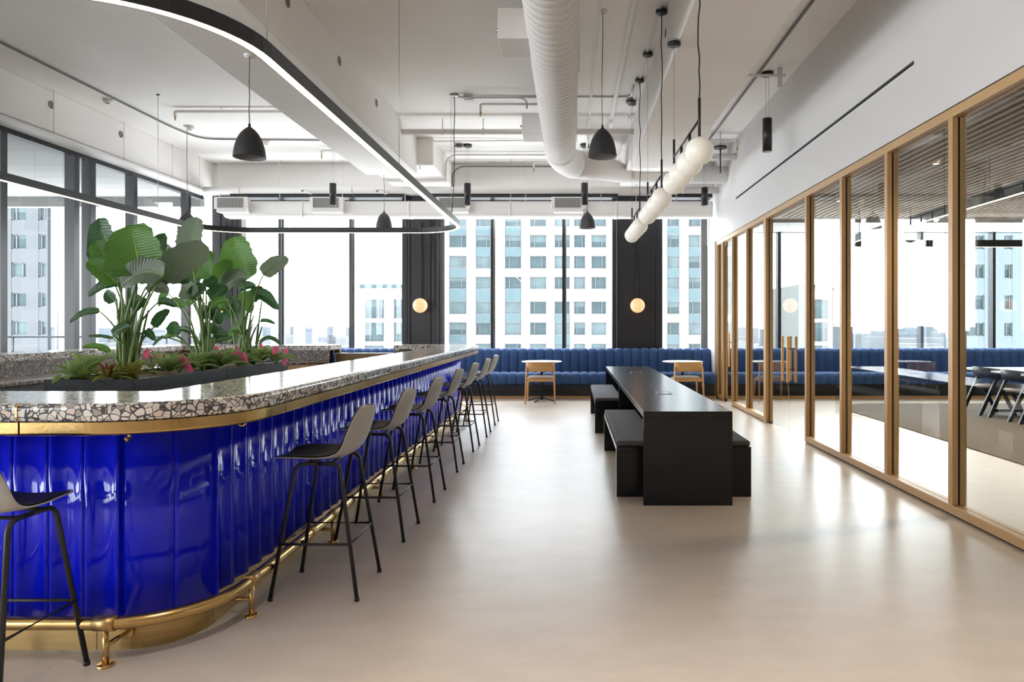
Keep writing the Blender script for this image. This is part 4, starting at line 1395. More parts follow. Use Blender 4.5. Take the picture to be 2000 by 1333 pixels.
pipe('white_conduit', [(-2.38, 13.0, 4.22), (-2.38, 13.0, 4.60), (-2.25, 13.0, 4.70), (0.9, 13.0, 4.70)], 0.016, M['white'], 'white conduit bending up round the middle beam near the windows', 'conduit', 0.1)
pipe('white_conduit', [(-2.36, 13.6, 4.2), (-2.36, 13.6, 4.50), (-2.2, 13.6, 4.62), (0.9, 13.6, 4.62)], 0.018, M['steel_dark'], 'white conduit bending up round the middle beam, behind the other one', 'conduit', 0.1)
pipe('white_conduit', [(-2.66, 12.02, 4.2), (-2.66, 12.02, 4.62), (-2.55, 12.04, 4.70), (-0.5, 12.04, 4.72)], 0.014, M['white'], 'white conduit climbing the end of the long beam', 'conduit', 0.08)
sp4 = pipe('sprinkler_branch', [(-0.7, 12.9, 4.42), (-0.7, 12.9, 4.52), (0.6, 12.9, 4.52)], 0.018, M['white'], 'white sprinkler branch below the far ceiling by the windows', bend=0.03)
sprinkler(sp4, (-0.7, 12.9, 4.42))
for x in (-0.4, 0.5):
    MB().tube([(x, 12.9, 4.52), (x, 12.9, CEIL)], 0.008, 6).build('pipe_hanger', M['white'], sp4)
# round black ceiling boxes (spare canopies)
for i, (px, py, yv, l) in enumerate(((896, 290, 12.4, 'black round ceiling box behind the sprinkler main'), (1232, 208, 9.95, 'black round ceiling box left of the long beam, third along the conduit'), (1143, 291, 12.45, 'black round ceiling box above the small dome pendant'))):
    r = thing('ceiling_box', (0, 0, 0), l, 'ceiling box', 'black round ceiling boxes')
    q = at(px, py, yv)
    r.location = (q.x, q.y, CEIL - 0.05)
    ORG[r.name] = Vector(r.location)
    MB().lathe([(0.001, 0), (0.07, 0), (0.074, 0.006), (0.074, 0.022), (0.001, 0.022)], (q.x, q.y, CEIL - 0.05), 20).build('cover', M['black'], r)
    MB().lathe([(0.001, 0), (0.055, 0), (0.055, 0.027), (0.001, 0.027)], (q.x, q.y, CEIL - 0.0275), 16).build('box', M['steel'], r)
# right of the beam
s5 = pipe('sprinkler_branch', [(2.44, 6.05, 4.69), (2.66, 6.05, 4.69), (2.72, 6.05, 4.69), (2.72, 6.05, 4.58)], 0.021, M['white'], 'white sprinkler branch with a brass head at the top, near the white wall', bend=0.02)
sprinkler(s5, (2.72, 6.05, 4.59))
s6 = pipe('sprinkler_branch', [(1.90, 8.75, 4.60), (1.90, 8.75, 4.66), (2.75, 8.75, 4.66)], 0.019, M['white'], 'white sprinkler branch beside the nearer cylinder pendant canopy', bend=0.02)
sprinkler(s6, (1.92, 8.75, 4.60))
MB().tube([(2.68, 8.75, 4.5), (2.68, 8.75, CEIL)], 0.03, 10).build('pipe_tee', M['white'], s6)
s7 = pipe('sprinkler_branch', [(2.0, 11.3, 4.52), (2.75, 11.3, 4.52), (2.75, 11.3, 4.40)], 0.02, M['white'], 'white sprinkler branch over the far end of the white wall', bend=0.02)
sprinkler(s7, (2.75, 11.3, 4.41))
pipe('white_pipe', [(1.89, 12.0, 4.42), (XR, 12.0, 4.42)], 0.06, M['white'], 'short thick white pipe between beam and white wall, far end', n=12)
# left bay
cl = pipe('white_conduit', [(-6.6, YF + 0.2, 4.73), (-6.6, 11.3, 4.73), (-6.5, 12.0, 4.73), (-3.7, 12.1, 4.73)], 0.014, M['steel_dark'], 'long grey conduit on the ceiling of the window bay on the bar side', 'conduit', 0.3)
s8 = pipe('sprinkler_branch', [(-6.0, 10.35, 4.62), (-6.0, 10.35, 4.70), (-3.62, 10.35, 4.70)], 0.022, M['white'], 'white sprinkler branch crossing the window bay on the bar side', bend=0.03)
sprinkler(s8, (-6.0, 10.35, 4.63))
MB().tube([(-5.3, 10.35, 4.70), (-5.3, 10.35, CEIL)], 0.008, 6).build('pipe_hanger', M['white'], s8)
for i, (x, y, l) in enumerate(((-6.75, 9.95, 'small white box detector on the ceiling above the side windows'), (-6.3, 11.3, 'small white box at the cord of the corner pendant'), (-5.45, 12.2, 'small round detector hanging near the corner of the window bay'))):
    r = thing('smoke_detector', (x, y, CEIL - 0.06), l, 'detector', 'small white ceiling detectors')
    MB().lathe([(0.001, 0), (0.045, 0.004), (0.06, 0.02), (0.065, 0.045), (0.065, 0.06), (0.001, 0.06)], (x, y, CEIL - 0.06), 18).build('body', M['white'], r)
    MB().lathe([(0.001, -0.006), (0.02, -0.004), (0.03, 0.003)], (x, y, CEIL - 0.06), 12).build('sensor', M['steel_dark'], r)
s9 = pipe('sprinkler_branch', [(-4.6, 12.6, 4.58), (-4.6, 12.6, 4.68), (-3.62, 12.6, 4.68)], 0.018, M['white'], 'white sprinkler branch in the far part of the window bay', bend=0.02)
sprinkler(s9, (-4.6, 12.6, 4.59))
for i, (px, l) in enumerate(((592, 'white camera bracket below the header beam, over the plant'), (738, 'white camera bracket below the header beam, behind the ring light'))):
    q = at(px, 374, 13.33)
    r = thing('camera_bracket', q, l, 'bracket', 'small white brackets under the header')
    MB().tube([q, q + Vector((0.2, -0.1, -0.06))], 0.022, 8).build('arm', M['white'], r)
    MB().lathe([(0.001, 0), (0.035, 0), (0.035, 0.03), (0.001, 0.03)], q + Vector((0, 0, -0.01)), 12).build('mount', M['steel_dark'], r)
# ------------------------------------------------------------------ planter and plants
PLX0, PLX1, PLY0, PLY1, PLZ0, PLZ1 = -3.86, -3.20, 5.0, 7.72, 0.80, 1.06
isl = thing('island_cabinet', (-3.53, 6.3, 0), 'dark cabinet inside the bar that carries the planter', 'cabinet')
B(PLX0 - 0.1, PLX1 + 0.1, PLY0 - 0.1, PLY1 + 0.1, 0, 0.76).build('body', M['heater'], isl)
B(PLX0 - 0.12, PLX1 + 0.12, PLY0 - 0.12, PLY1 + 0.12, 0.76, 0.80).build('top', M['terrazzo_dark'], isl)
pl = thing('planter', (-3.53, 6.3, PLZ0), 'long black metal planter trough full of tropical plants inside the bar', 'planter')
t_ = 0.012
for a, b in ((PLY0, 6.35), (6.354, PLY1)):
    B(PLX1 - t_, PLX1, a, b, PLZ0, PLZ1).build('side_panel', M['planter'], pl, bevel=0.002)
    B(PLX0, PLX0 + t_, a, b, PLZ0, PLZ1).build('side_panel', M['planter'], pl, bevel=0.002)
B(PLX0 + t_, PLX1 - t_, PLY0, PLY0 + t_, PLZ0, PLZ1).build('end_panel', M['planter'], pl, bevel=0.002)
B(PLX0 + t_, PLX1 - t_, PLY1 - t_, PLY1, PLZ0, PLZ1).build('end_panel', M['planter'], pl, bevel=0.002)
rows = []
for i in range(29):
    rows.append([Vector((PLX0 + t_ + (PLX1 - PLX0 - 2 * t_) * j / 8, PLY0 + t_ + (PLY1 - PLY0 - 2 * t_) * i / 28, PLZ1 - 0.045 + random.uniform(-0.012, 0.03))) for j in range(9)])
so = MB().grid(rows, False).build('soil', M['soil'], pl)
so['kind'] = 'stuff'


def leaf(parent, base, tip, width, nrm, m, droop=0.0, fold=0.25, nl=12, nw=8, shape=0.62, ragged=0.0, midrib=True, blunt=0.42, name='leaf', curl=0.0, rng=random):
    base, tip, nrm = Vector(base), Vector(tip), Vector(nrm).normalized()
    L_ = (tip - base).length
    ctrl = (base + tip) / 2 + Vector((0, 0, droop)) + nrm * curl
    mid = bez(base, ctrl, tip, nl)
    mb = MB()
    mb.uv = []
    rows = []
    for i, q in enumerate(mid):
        t = i / nl
        tg = (mid[min(i + 1, nl)] - mid[max(i - 1, 0)]).normalized()
        s = tg.cross(nrm).normalized()
        n2 = s.cross(tg).normalized()
        w = width / 2 * (math.sin(PI * min(1, max(0, t ** shape))) ** blunt if 0 < t < 1 else 0.03)
        row = []
        for j in range(nw + 1):
            u = -1 + 2 * j / nw
            rg = 1.0
            if ragged and abs(u) > 0.6:
                rg = 1 - ragged * rng.random() * (abs(u) - 0.6) / 0.4
            wav = 0.05 * width * math.sin(9 * t + 3 * u) * abs(u)
            row.append(q + s * (u * w * rg * math.cos(fold * abs(u))) + n2 * (abs(u) * w * math.sin(fold) * 0.9 + wav * 0.6))
            mb.uv.append(((u + 1) / 2, t + 0.12 * abs(u)))
        rows.append(row)
    mb.grid(rows)
    o = mb.build(name, m, parent)
    if midrib:
        r0 = max(0.0035, width * 0.017)
        rib = MB().tube([q - nrm * 0.001 for q in mid[:-1]], r0, 6, r1=r0 * 0.3)
        rib.build('midrib', M['midrib'], o)
    return o


def clump(px, py, Y, label, leaves, extra, seed):
    rng = random.Random(seed)
    c = at(px, py, Y)
    c.z = PLZ1 - 0.03
    r = thing('bird_of_paradise', c, label, 'plant', 'giant bird of paradise plants in the planter')
    for (b, t, w, db, dt, m, droop, fold, nrm) in leaves:
        B0 = at(b[0], b[1], Y + db)
        T0 = at(t[0], t[1], Y + dt)
        W = w / 1333.33 * Y
        leaf(r, B0, T0, W, nrm, M[m], droop / 1333.33 * Y, fold, ragged=0.14, blunt=0.40 if w < 60 else 0.30, nl=16, nw=10, rng=rng)
        st = c + Vector((rng.uniform(-0.09, 0.09), rng.uniform(-0.08, 0.08), -0.01))
        cc = Vector((st.x + (B0.x - st.x) * 0.25, st.y + (B0.y - st.y) * 0.25, st.z + (B0.z - st.z) * 0.72))
        MB().tube(bez(st, cc, B0, 9), 0.013, 8, r1=0.006).build('stalk', M['stalk'], r)
    for _ in range(extra):
        st = c + Vector((rng.uniform(-0.08, 0.08), rng.uniform(-0.09, 0.09), -0.01))
        h = rng.uniform(0.35, 0.75)
        e = st + Vector((rng.uniform(-0.16, 0.16), rng.uniform(-0.14, 0.14), h))
        MB().tube(bez(st, (st + e) / 2 + Vector((0, 0, 0.06)), e, 7), 0.014, 8, r1=0.007).build('stalk', M['stalk'], r)
    # a sheath of fat young stalks at the foot
    for k in range(5):
        st = c + Vector((rng.uniform(-0.06, 0.06), rng.uniform(-0.07, 0.07), -0.01))
        e = st + Vector((rng.uniform(-0.05, 0.05), rng.uniform(-0.05, 0.05), rng.uniform(0.22, 0.4)))
        MB().tube([st, (st + e) / 2, e], [0.022, 0.018, 0.006], 8).build('stalk', M['stalk'], r)
    return r


FC = (0.1, -1, 0.15)
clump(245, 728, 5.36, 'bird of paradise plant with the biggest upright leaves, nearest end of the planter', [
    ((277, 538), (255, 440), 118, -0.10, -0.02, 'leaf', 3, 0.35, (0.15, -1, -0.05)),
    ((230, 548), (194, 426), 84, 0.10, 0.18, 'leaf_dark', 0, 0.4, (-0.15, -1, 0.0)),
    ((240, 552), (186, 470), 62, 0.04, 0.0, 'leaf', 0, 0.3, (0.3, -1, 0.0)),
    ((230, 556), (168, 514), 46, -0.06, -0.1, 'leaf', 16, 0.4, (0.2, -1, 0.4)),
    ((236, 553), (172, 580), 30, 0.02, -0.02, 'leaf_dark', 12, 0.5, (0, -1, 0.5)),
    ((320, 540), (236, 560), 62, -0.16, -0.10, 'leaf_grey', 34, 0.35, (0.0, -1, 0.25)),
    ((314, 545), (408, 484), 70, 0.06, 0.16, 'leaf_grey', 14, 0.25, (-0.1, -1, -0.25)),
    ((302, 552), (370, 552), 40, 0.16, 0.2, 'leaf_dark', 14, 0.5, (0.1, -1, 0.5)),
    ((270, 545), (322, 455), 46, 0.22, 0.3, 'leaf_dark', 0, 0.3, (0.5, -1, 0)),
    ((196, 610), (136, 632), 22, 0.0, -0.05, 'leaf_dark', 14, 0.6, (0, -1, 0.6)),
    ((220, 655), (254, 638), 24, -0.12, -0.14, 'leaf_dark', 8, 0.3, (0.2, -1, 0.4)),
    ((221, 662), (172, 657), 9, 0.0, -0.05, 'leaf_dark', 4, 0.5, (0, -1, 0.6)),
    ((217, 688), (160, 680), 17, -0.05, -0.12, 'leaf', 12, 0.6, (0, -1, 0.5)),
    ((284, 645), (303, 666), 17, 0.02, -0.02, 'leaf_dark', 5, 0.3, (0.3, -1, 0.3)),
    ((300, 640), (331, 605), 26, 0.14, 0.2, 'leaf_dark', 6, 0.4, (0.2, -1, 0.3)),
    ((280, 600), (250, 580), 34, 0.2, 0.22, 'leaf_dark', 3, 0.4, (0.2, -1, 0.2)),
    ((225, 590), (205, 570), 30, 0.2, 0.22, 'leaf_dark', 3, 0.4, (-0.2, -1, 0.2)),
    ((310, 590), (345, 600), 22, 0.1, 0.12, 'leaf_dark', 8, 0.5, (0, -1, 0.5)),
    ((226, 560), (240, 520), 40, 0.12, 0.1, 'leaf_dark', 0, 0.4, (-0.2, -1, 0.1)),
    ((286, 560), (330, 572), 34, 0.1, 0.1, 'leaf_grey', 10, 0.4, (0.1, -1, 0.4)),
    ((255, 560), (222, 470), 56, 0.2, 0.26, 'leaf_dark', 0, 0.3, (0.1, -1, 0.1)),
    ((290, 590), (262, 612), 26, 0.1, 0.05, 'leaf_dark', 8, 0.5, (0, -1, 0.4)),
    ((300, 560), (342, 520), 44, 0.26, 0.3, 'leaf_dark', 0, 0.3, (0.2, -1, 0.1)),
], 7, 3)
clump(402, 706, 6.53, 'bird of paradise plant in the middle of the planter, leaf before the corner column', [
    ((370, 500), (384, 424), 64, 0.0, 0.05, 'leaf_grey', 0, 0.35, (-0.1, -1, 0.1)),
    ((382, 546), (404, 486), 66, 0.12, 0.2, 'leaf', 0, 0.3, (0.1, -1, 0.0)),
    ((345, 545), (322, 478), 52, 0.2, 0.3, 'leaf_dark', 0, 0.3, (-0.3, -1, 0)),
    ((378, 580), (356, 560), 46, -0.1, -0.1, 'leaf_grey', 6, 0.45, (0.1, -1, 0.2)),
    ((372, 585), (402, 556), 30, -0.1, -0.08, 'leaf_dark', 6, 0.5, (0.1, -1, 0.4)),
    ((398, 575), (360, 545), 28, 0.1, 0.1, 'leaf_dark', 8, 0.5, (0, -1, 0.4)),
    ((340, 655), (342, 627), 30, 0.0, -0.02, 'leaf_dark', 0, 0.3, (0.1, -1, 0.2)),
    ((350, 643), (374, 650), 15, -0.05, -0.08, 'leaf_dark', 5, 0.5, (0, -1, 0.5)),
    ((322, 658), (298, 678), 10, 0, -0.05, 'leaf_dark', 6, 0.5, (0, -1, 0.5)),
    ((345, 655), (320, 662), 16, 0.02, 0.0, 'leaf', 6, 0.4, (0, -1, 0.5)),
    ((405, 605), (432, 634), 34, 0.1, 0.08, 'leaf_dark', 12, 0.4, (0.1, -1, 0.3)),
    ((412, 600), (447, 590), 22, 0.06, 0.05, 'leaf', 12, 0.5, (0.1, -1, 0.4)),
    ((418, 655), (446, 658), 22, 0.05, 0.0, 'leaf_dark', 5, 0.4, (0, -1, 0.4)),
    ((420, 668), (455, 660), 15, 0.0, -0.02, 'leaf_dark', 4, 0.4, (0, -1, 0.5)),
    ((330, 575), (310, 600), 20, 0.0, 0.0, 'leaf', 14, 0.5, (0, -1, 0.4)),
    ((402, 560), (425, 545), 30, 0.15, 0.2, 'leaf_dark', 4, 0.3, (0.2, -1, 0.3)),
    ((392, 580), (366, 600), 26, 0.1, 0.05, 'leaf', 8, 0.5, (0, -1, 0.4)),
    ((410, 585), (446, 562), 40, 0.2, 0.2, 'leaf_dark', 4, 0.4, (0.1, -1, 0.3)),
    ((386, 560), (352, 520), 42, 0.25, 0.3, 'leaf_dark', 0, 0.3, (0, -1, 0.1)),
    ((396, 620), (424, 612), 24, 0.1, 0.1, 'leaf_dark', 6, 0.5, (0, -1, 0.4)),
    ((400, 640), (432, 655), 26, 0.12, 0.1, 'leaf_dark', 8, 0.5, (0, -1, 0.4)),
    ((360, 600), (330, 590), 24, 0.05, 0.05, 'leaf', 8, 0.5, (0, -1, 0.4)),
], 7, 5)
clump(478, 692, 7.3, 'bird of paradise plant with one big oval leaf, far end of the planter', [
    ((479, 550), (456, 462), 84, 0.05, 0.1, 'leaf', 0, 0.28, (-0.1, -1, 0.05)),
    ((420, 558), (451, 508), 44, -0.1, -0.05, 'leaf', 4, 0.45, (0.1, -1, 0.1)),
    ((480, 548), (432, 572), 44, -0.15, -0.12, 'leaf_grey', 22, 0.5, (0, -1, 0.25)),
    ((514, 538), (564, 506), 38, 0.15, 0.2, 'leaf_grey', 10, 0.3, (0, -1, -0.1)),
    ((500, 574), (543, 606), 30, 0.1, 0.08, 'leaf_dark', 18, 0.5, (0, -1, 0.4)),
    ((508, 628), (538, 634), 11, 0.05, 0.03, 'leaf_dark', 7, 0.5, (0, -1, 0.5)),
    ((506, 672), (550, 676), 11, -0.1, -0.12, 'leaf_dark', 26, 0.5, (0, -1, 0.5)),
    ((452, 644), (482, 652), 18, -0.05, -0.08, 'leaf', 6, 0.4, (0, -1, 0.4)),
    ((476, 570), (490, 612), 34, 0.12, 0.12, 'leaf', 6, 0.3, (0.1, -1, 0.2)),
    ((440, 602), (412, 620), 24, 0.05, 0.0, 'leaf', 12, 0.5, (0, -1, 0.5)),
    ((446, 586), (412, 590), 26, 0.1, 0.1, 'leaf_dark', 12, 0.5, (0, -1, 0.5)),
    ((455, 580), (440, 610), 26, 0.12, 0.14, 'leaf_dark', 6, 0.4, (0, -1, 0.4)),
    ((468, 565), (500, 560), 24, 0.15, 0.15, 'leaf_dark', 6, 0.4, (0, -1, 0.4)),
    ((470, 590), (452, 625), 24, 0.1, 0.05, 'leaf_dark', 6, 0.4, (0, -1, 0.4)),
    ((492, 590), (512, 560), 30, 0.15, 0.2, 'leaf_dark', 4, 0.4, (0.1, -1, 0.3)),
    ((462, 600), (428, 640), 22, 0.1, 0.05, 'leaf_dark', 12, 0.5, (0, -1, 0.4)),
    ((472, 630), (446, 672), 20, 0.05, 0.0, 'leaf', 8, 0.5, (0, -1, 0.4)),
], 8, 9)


def rosette(name, px, py, Y, label, n, L_, W, m, m_in, seed, rise=0.5, group=None, cat='plant', arch=0.5):
    rng = random.Random(seed)
    c = at(px, py, Y)
    c.z = PLZ1 + 0.005
    r = thing(name, c, label, cat, group)
    for i in range(n):
        a = 2.4 * i + rng.uniform(-0.2, 0.2)
        f = i / (n - 1)
        l = L_ * (1.05 - 0.55 * f) * rng.uniform(0.85, 1.1)
        el = rise + (1.35 - rise) * f
        d = Vector((math.cos(a) * math.cos(el), math.sin(a) * math.cos(el), math.sin(el)))
        b = c + Vector((math.cos(a) * 0.015, math.sin(a) * 0.015, 0.0))
        tip = b + d * l + Vector((0, 0, -l * arch * (1 - f) * 0.5))
        leaf(r, b, tip, W * (1 - 0.35 * f), (-d.x * 0.6, -d.y * 0.6, 1.0), M[m_in if (m_in and f > 0.62) else m], l * 0.22, 0.45, 7, 4, 0.75, midrib=False, rng=rng)
    return r


G1 = 'zebra leaved plants under the tall leaves'
G2 = 'bromeliads at the near end of the planter'
rosette('zebra_plant', 150, 745, 5.06, 'striped green plant at the near outer corner of the planter, hanging over its edge', 15, 0.29, 0.085, 'fern', None, 1, 0.15, G1, arch=0.9)
rosette('zebra_plant', 172, 722, 5.30, 'upright striped green plant just behind the near outer corner', 13, 0.29, 0.085, 'fern', None, 2, 0.9, G1)
rosette('bromeliad', 212, 742, 5.10, 'yellow green bromeliad with a brown red heart at the near end of the planter', 24, 0.24, 0.038, 'brom', 'brom_red', 3, 0.2, G2, arch=0.8)
rosette('bromeliad', 262, 738, 5.28, 'yellow green bromeliad at the foot of the nearest tall plant', 22, 0.23, 0.036, 'brom', 'brom', 4, 0.35, G2)
for i, (px, py, yv, rise_, l) in enumerate(((330, 725, 5.75, 0.5, 'bushy striped plant by the first pink blooms'), (318, 715, 6.1, 0.8, 'upright striped plant behind the first pink blooms'), (372, 718, 6.05, 0.3, 'low striped plant at the seam of the planter side'),
                                 (392, 712, 6.35, 0.7, 'striped plant at the foot of the middle tall plant'), (428, 710, 6.45, 0.3, 'striped plant right of the middle tall plant'), (442, 704, 6.85, 0.8, 'upright striped plant between middle and far tall plants'),
                                 (470, 706, 6.85, 0.3, 'striped plant below the far tall plant'), (510, 700, 7.3, 0.7, 'striped plant at the far end beside pink blooms'), (536, 702, 7.4, 0.3, 'striped plant hanging at the far corner of the planter'),
                                 (500, 694, 7.55, 0.9, 'upright striped plant at the far back corner'))):
    rosette('zebra_plant', px, py, yv, l, 15, 0.27, 0.078, 'fern', None, 20 + i, rise_, G1)


def anthurium(blooms, px, py, Y, label, seed):
    rng = random.Random(seed)
    c = at(px, py, Y)
    c.z = PLZ1 - 0.02
    r = thing('anthurium', c, label, 'plant', 'pink blooming anthuriums along the planter')
    for i in range(6):
        a = i * 1.05 + rng.uniform(-0.2, 0.2)
        d = Vector((math.cos(a), math.sin(a) * 0.8, 0))
        b = c + d * 0.05 + Vector((0, 0, 0.08))
        MB().tube([c, b], 0.004, 6).build('stalk', M['stalk'], r)
        leaf(r, b, b + d * 0.15 + Vector((0, 0, -0.02)), 0.075, (0, -0.4, 1), M['fern'], 0.05, 0.3, 6, 4, 0.55, midrib=False, rng=rng)
    for (bx_, by_, tx_, ty_, w) in blooms:
        b0, t0_ = at(bx_, by_, Y - 0.10), at(tx_, ty_, Y - 0.16)
        MB().tube(bez(c, (c + b0) / 2 + Vector((0, 0, 0.05)), b0, 6), 0.004, 6).build('stalk', M['stalk'], r)
        sp = leaf(r, b0, t0_, w / 1333.33 * Y, (0.1, -1, 0.35), M['pink'], 0.01, 0.35, 7, 5, 0.5, midrib=False, name='spathe', rng=rng)
        MB().tube([b0 + Vector((0, -0.006, 0.004)), b0.lerp(t0_, 0.55) + Vector((0, -0.03, 0.02))], 0.006, 6, r1=0.003).build('spadix', M['brom'], sp)
    return r


anthurium([(288, 682, 287, 703, 14), (300, 700, 290, 698, 7)], 300, 720, 5.75, 'anthurium with an upright pink bloom right of the nearest stalks', 31)
anthurium([(358, 695, 341, 708, 11), (356, 699, 377, 731, 15), (318, 698, 304, 697, 7), (322, 697, 328, 701, 7)], 350, 716, 5.95, 'anthurium with a drooping pink bloom over the planter seam', 32)
anthurium([(421, 677, 426, 684, 8), (431, 690, 426, 697, 8)], 425, 706, 6.5, 'anthurium with two small pink blooms behind the striped leaves', 33)
anthurium([(470, 688, 456, 694, 10), (472, 690, 483, 710, 12), (462, 676, 466, 684, 6)], 465, 702, 6.75, 'anthurium with drooping pink blooms below the far tall plant', 34)
anthurium([(541, 678, 536, 694, 15), (554, 683, 563, 691, 9), (556, 700, 556, 716, 10), (508, 672, 512, 681, 8)], 540, 700, 7.25, 'anthurium with several pink blooms at the far end of the planter', 35)

# ------------------------------------------------------------------ outside


def tower(name, label, x0, x1, y, z0, z1, cols, rows, wallm, gm, depth=14, split=0.28, group=None, spand=(), skew=0.0):
    """a tower whose glass is a plane behind piers (between the window columns) and bands (between the rows)"""
    r = thing(name, ((x0 + x1) / 2, y, z0), label, 'building', group)
    MB().prism([(x0, y + 0.5), (x1, y + 0.5), (x1 + skew, y + depth), (x0 + skew, y + depth)], z0, z1).build('body', wallm, r)   # plan may be skewed to keep its side face out of view
    xs = [x0] + [v for c in cols for v in c] + [x1]
    for i in range(0, len(xs), 2):
        B(xs[i], xs[i + 1], y, y + 0.49, z0, z1).build('pier', wallm, r)
    zs = [z0] + [v for c in rows for v in c] + [z1]
    rng = random.Random(int(abs(x0) * 7))
    for ci, (a, b) in enumerate(cols):
        for i in range(0, len(zs), 2):
            glassy = ci in spand and 0 < i < len(zs) - 2 and rng.random() < 0.75
            B(a + 0.001, b - 0.001, y + (0.12 if glassy else 0.02), y + 0.48, zs[i], zs[i + 1]).build('band', M['spandrel'] if glassy else wallm, r)
        for (c, d) in rows:
            f = MB()
            s = a + (b - a) * (split if rng.random() < 0.6 else 1 - split)
            f.box(a + 0.002, a + 0.08, y + 0.14, y + 0.30, c, d).box(b - 0.08, b - 0.002, y + 0.14, y + 0.30, c, d)
            f.box(s - 0.04, s + 0.04, y + 0.14, y + 0.30, c, d).box(a, b, y + 0.14, y + 0.30, c + 0.001, c + 0.09).box(a, b, y + 0.14, y + 0.30, d - 0.09, d - 0.001)
            wf = f.build('window', M['ext_frame'], r)
            hb_ = rng.random()
            B(a + 0.003, b - 0.003, y + 0.32, y + 0.44, c, d).build('pane', M['ext_glass'] if rng.random() < 0.62 else gm, wf)
            if hb_ < 0.4:
                B(a + 0.003, b - 0.003, y + 0.31, y + 0.318, d - (d - c) * rng.uniform(0.25, 0.6), d).build('blind', M['ext_glass2'], wf)
    return r


YT = 104.0
pxm = 1333.33 / YT
cx_ = lambda p_: (p_ - 1115) / pxm
cz_ = lambda p_: EYE - (p_ - 635) / pxm
cols = [(877, 911), (929, 958), (986, 1018), (1035, 1067), (1083, 1113), (1121, 1143), (1155, 1184), (1206, 1226), (1240, 1268), (1303, 1327), (1345, 1375), (1396, 1420)]
rws = []
for t, b in ((712, 737), (671.5, 696), (630, 655), (589, 614), (541, 565), (500, 525), (459, 484), (418, 443), (377, 402)):
    rws.append((cz_(b), cz_(t)))
tower('white_tower', 'tall white apartment tower close behind the middle windows', cx_(846), cx_(1436), YT, -60, 26, [(cx_(a), cx_(b)) for a, b in cols], rws, M['facade'], M['ext_glass2'], spand=(0, 1, 2, 4, 9, 10))
wing = cx_(768), cx_(843)
tower('white_wing', 'narrow white tower wing seen left of the dark column behind the bar', wing[0], wing[1], YT + 12, -60, 26, [(cx_(772) + 0.2, cx_(776)), (cx_(781), cx_(786))], rws, M['facade'], M['ext_glass2'])
YL = 90.0
pm2 = 1333.33 / YL
lx = lambda p_: (p_ - 1115) / pm2
lz = lambda p_: EYE - (p_ - 635) / pm2
lrows = []
for k in range(-4, 1):
    t = 585 - 45 * k
    lrows.append((lz(t + 38), lz(t)))
lt = tower('low_tower', 'lower white tower with a roof terrace, right of the distant city', lx(690), lx(800), YL, -60, lz(566), [(lx(712), lx(750)), (lx(769), lx(788))], lrows, M['facade'], M['ext_glass2'], 16)
B(lx(689), lx(801), YL - 0.2, YL + 16, lz(566), lz(563)).build('parapet', M['ext_frame'], lt)
B(lx(700), lx(801), YL + 0.5, YL + 0.55, lz(563), lz(555)).build('terrace_glass', M['spandrel'], lt)
B(lx(724), lx(775), YL + 6, YL + 10, lz(563), lz(553)).build('roof_hut', M['facade'], lt)
B(lx(676), lx(690) - 0.02, YL + 6, YL + 20, -60, lz(574)).build('side_wing', M['facade'], lt)
for k in range(-4, 1):
    t = 590 - 45 * k
    B(lx(679), lx(685), YL + 5.9, YL + 6.0, lz(t + 32), lz(t)).build('side_window', M['ext_glass'], lt)

# beyond the meeting room windows
YR = 76.0
pr = 1333.33 / YR
rx = lambda p_: (p_ - 1115) / pr
rz_ = lambda p_: EYE - (p_ - 635) / pr
rrows = []
for t, b in ((748, 775), (690, 716), (631, 657), (577, 605), (517, 544), (460, 487), (402, 429), (345, 372)):
    rrows.append((rz_(b), rz_(t)))
tower('blue_grey_tower', 'blue grey clad tower behind the meeting room windows', rx(1848), rx(2180), YR, -60, 24, [(rx(1852), rx(1858)), (rx(1882), rx(1923)), (rx(1962), rx(1978)), (rx(2010), rx(2050))], rrows, M['facade_blue'], M['ext_glass2'], 14, skew=9)
low2 = tower('low_tower', 'lower pale tower seen through the glass doors', lx(1560), lx(1626), YL, -60, lz(556), [(lx(1588), lx(1618))], lrows, M['facade'], M['ext_glass2'], 16)
B(lx(1627), lx(1640), YL, YL + 14, -60, lz(560)).build('side_wing', M['facade_grey'], low2)

# beyond the side windows
YW = 76.0
pw_ = 1333.33 / YW
wx = lambda p_: (p_ - 1115) / pw_
wz_ = lambda p_: EYE - (p_ - 635) / pw_
wr2 = []
for t, b in ((685, 714), (627, 655), (572, 600), (513, 542), (458, 487), (402, 431), (345, 374)):
    wr2.append((wz_(b), wz_(t)))
tower('grey_tower', 'pale grey tower filling the nearest side window', wx(-140), wx(93), YW, -60, 22, [(wx(-100), wx(-72)), (wx(-48), wx(-20)), (wx(22), wx(51)), (wx(75), wx(90))], wr2, M['facade_grey'], M['ext_glass2'], 14, skew=-13)
wr3 = []
for t, b in ((630, 690), (520, 586), (417, 476), (310, 370)):
    wr3.append((wz_(b), wz_(t)))
tower('white_side_tower', 'bright white tower next to the grey one, behind the paired side mullions', wx(94), wx(168), YW + 1.5, -60, 20, [(wx(110), wx(126)), (wx(140), wx(156))], wr3, M['facade'], M['ext_glass2'], 14, skew=-11)

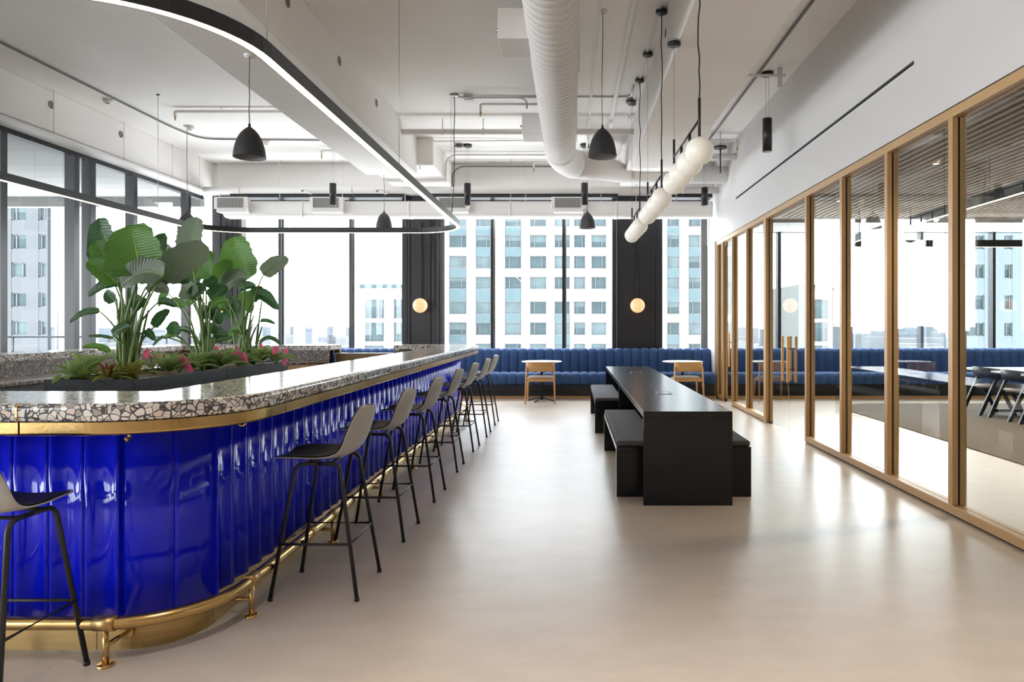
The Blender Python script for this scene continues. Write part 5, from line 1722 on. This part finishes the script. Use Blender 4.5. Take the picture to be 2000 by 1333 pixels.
# terrace soffit and rail outside the side windows
sf = thing('terrace_soffit', (-14, 6, 4.1), 'boarded grey terrace soffit outside above the side windows', 'soffit')
for i in range(40):
    y = 14.75 - 0.5 * (i + 1)
    B(-24, XL - 0.32, y + 0.008, y + 0.5, 4.22, 4.27).build('board', M['soffit'], sf)
B(-24, XL - 0.32, 14.76, 14.95, 4.02, 4.5).build('edge_beam', M['soffit'], sf)
tr = thing('terrace_rail', (-12, 14.7, 0), 'thin metal terrace rail outside the side windows', 'railing')
MB().tube([(-22, 14.7, 1.2), (-8.6, 14.7, 1.2)], 0.018, 8).build('top_rail', M['ext_frame'], tr)
for x in (-22, -18.6, -15.3, -12.0, -8.7):
    MB().tube([(x, 14.7, 0), (x, 14.7, 1.2)], 0.018, 8).build('post', M['ext_frame'], tr)
o = B(-24, XL - 0.35, -4, 15, -0.3, -0.02).build('terrace_deck', M['ground']); o['kind'] = 'structure'

# city far below: nobody could count it
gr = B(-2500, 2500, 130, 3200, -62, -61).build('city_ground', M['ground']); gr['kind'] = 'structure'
rng = random.Random(11)
mb = MB()
for i in range(1500):
    y = 260 + 2300 * rng.random() ** 1.3
    x = (rng.uniform(-0.95, 0.85)) * y
    h = rng.uniform(8, 28) if rng.random() < 0.9 else rng.uniform(30, 58)
    w, d = rng.uniform(10, 40), rng.uniform(10, 40)
    mb.box(x, x + w, y, y + d, -61, -61 + h)
tag(mb.build('city_blocks', M['city']), 'low haze-tinted city blocks spreading to the horizon', 'city', kind='stuff')
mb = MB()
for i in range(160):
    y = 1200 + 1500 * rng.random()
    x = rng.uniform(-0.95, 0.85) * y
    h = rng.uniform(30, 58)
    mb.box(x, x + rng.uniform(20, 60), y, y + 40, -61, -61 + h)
tag(mb.build('city_towers', M['city_blue']), 'haze-tinted blue grey towers standing along the horizon', 'city', kind='stuff')
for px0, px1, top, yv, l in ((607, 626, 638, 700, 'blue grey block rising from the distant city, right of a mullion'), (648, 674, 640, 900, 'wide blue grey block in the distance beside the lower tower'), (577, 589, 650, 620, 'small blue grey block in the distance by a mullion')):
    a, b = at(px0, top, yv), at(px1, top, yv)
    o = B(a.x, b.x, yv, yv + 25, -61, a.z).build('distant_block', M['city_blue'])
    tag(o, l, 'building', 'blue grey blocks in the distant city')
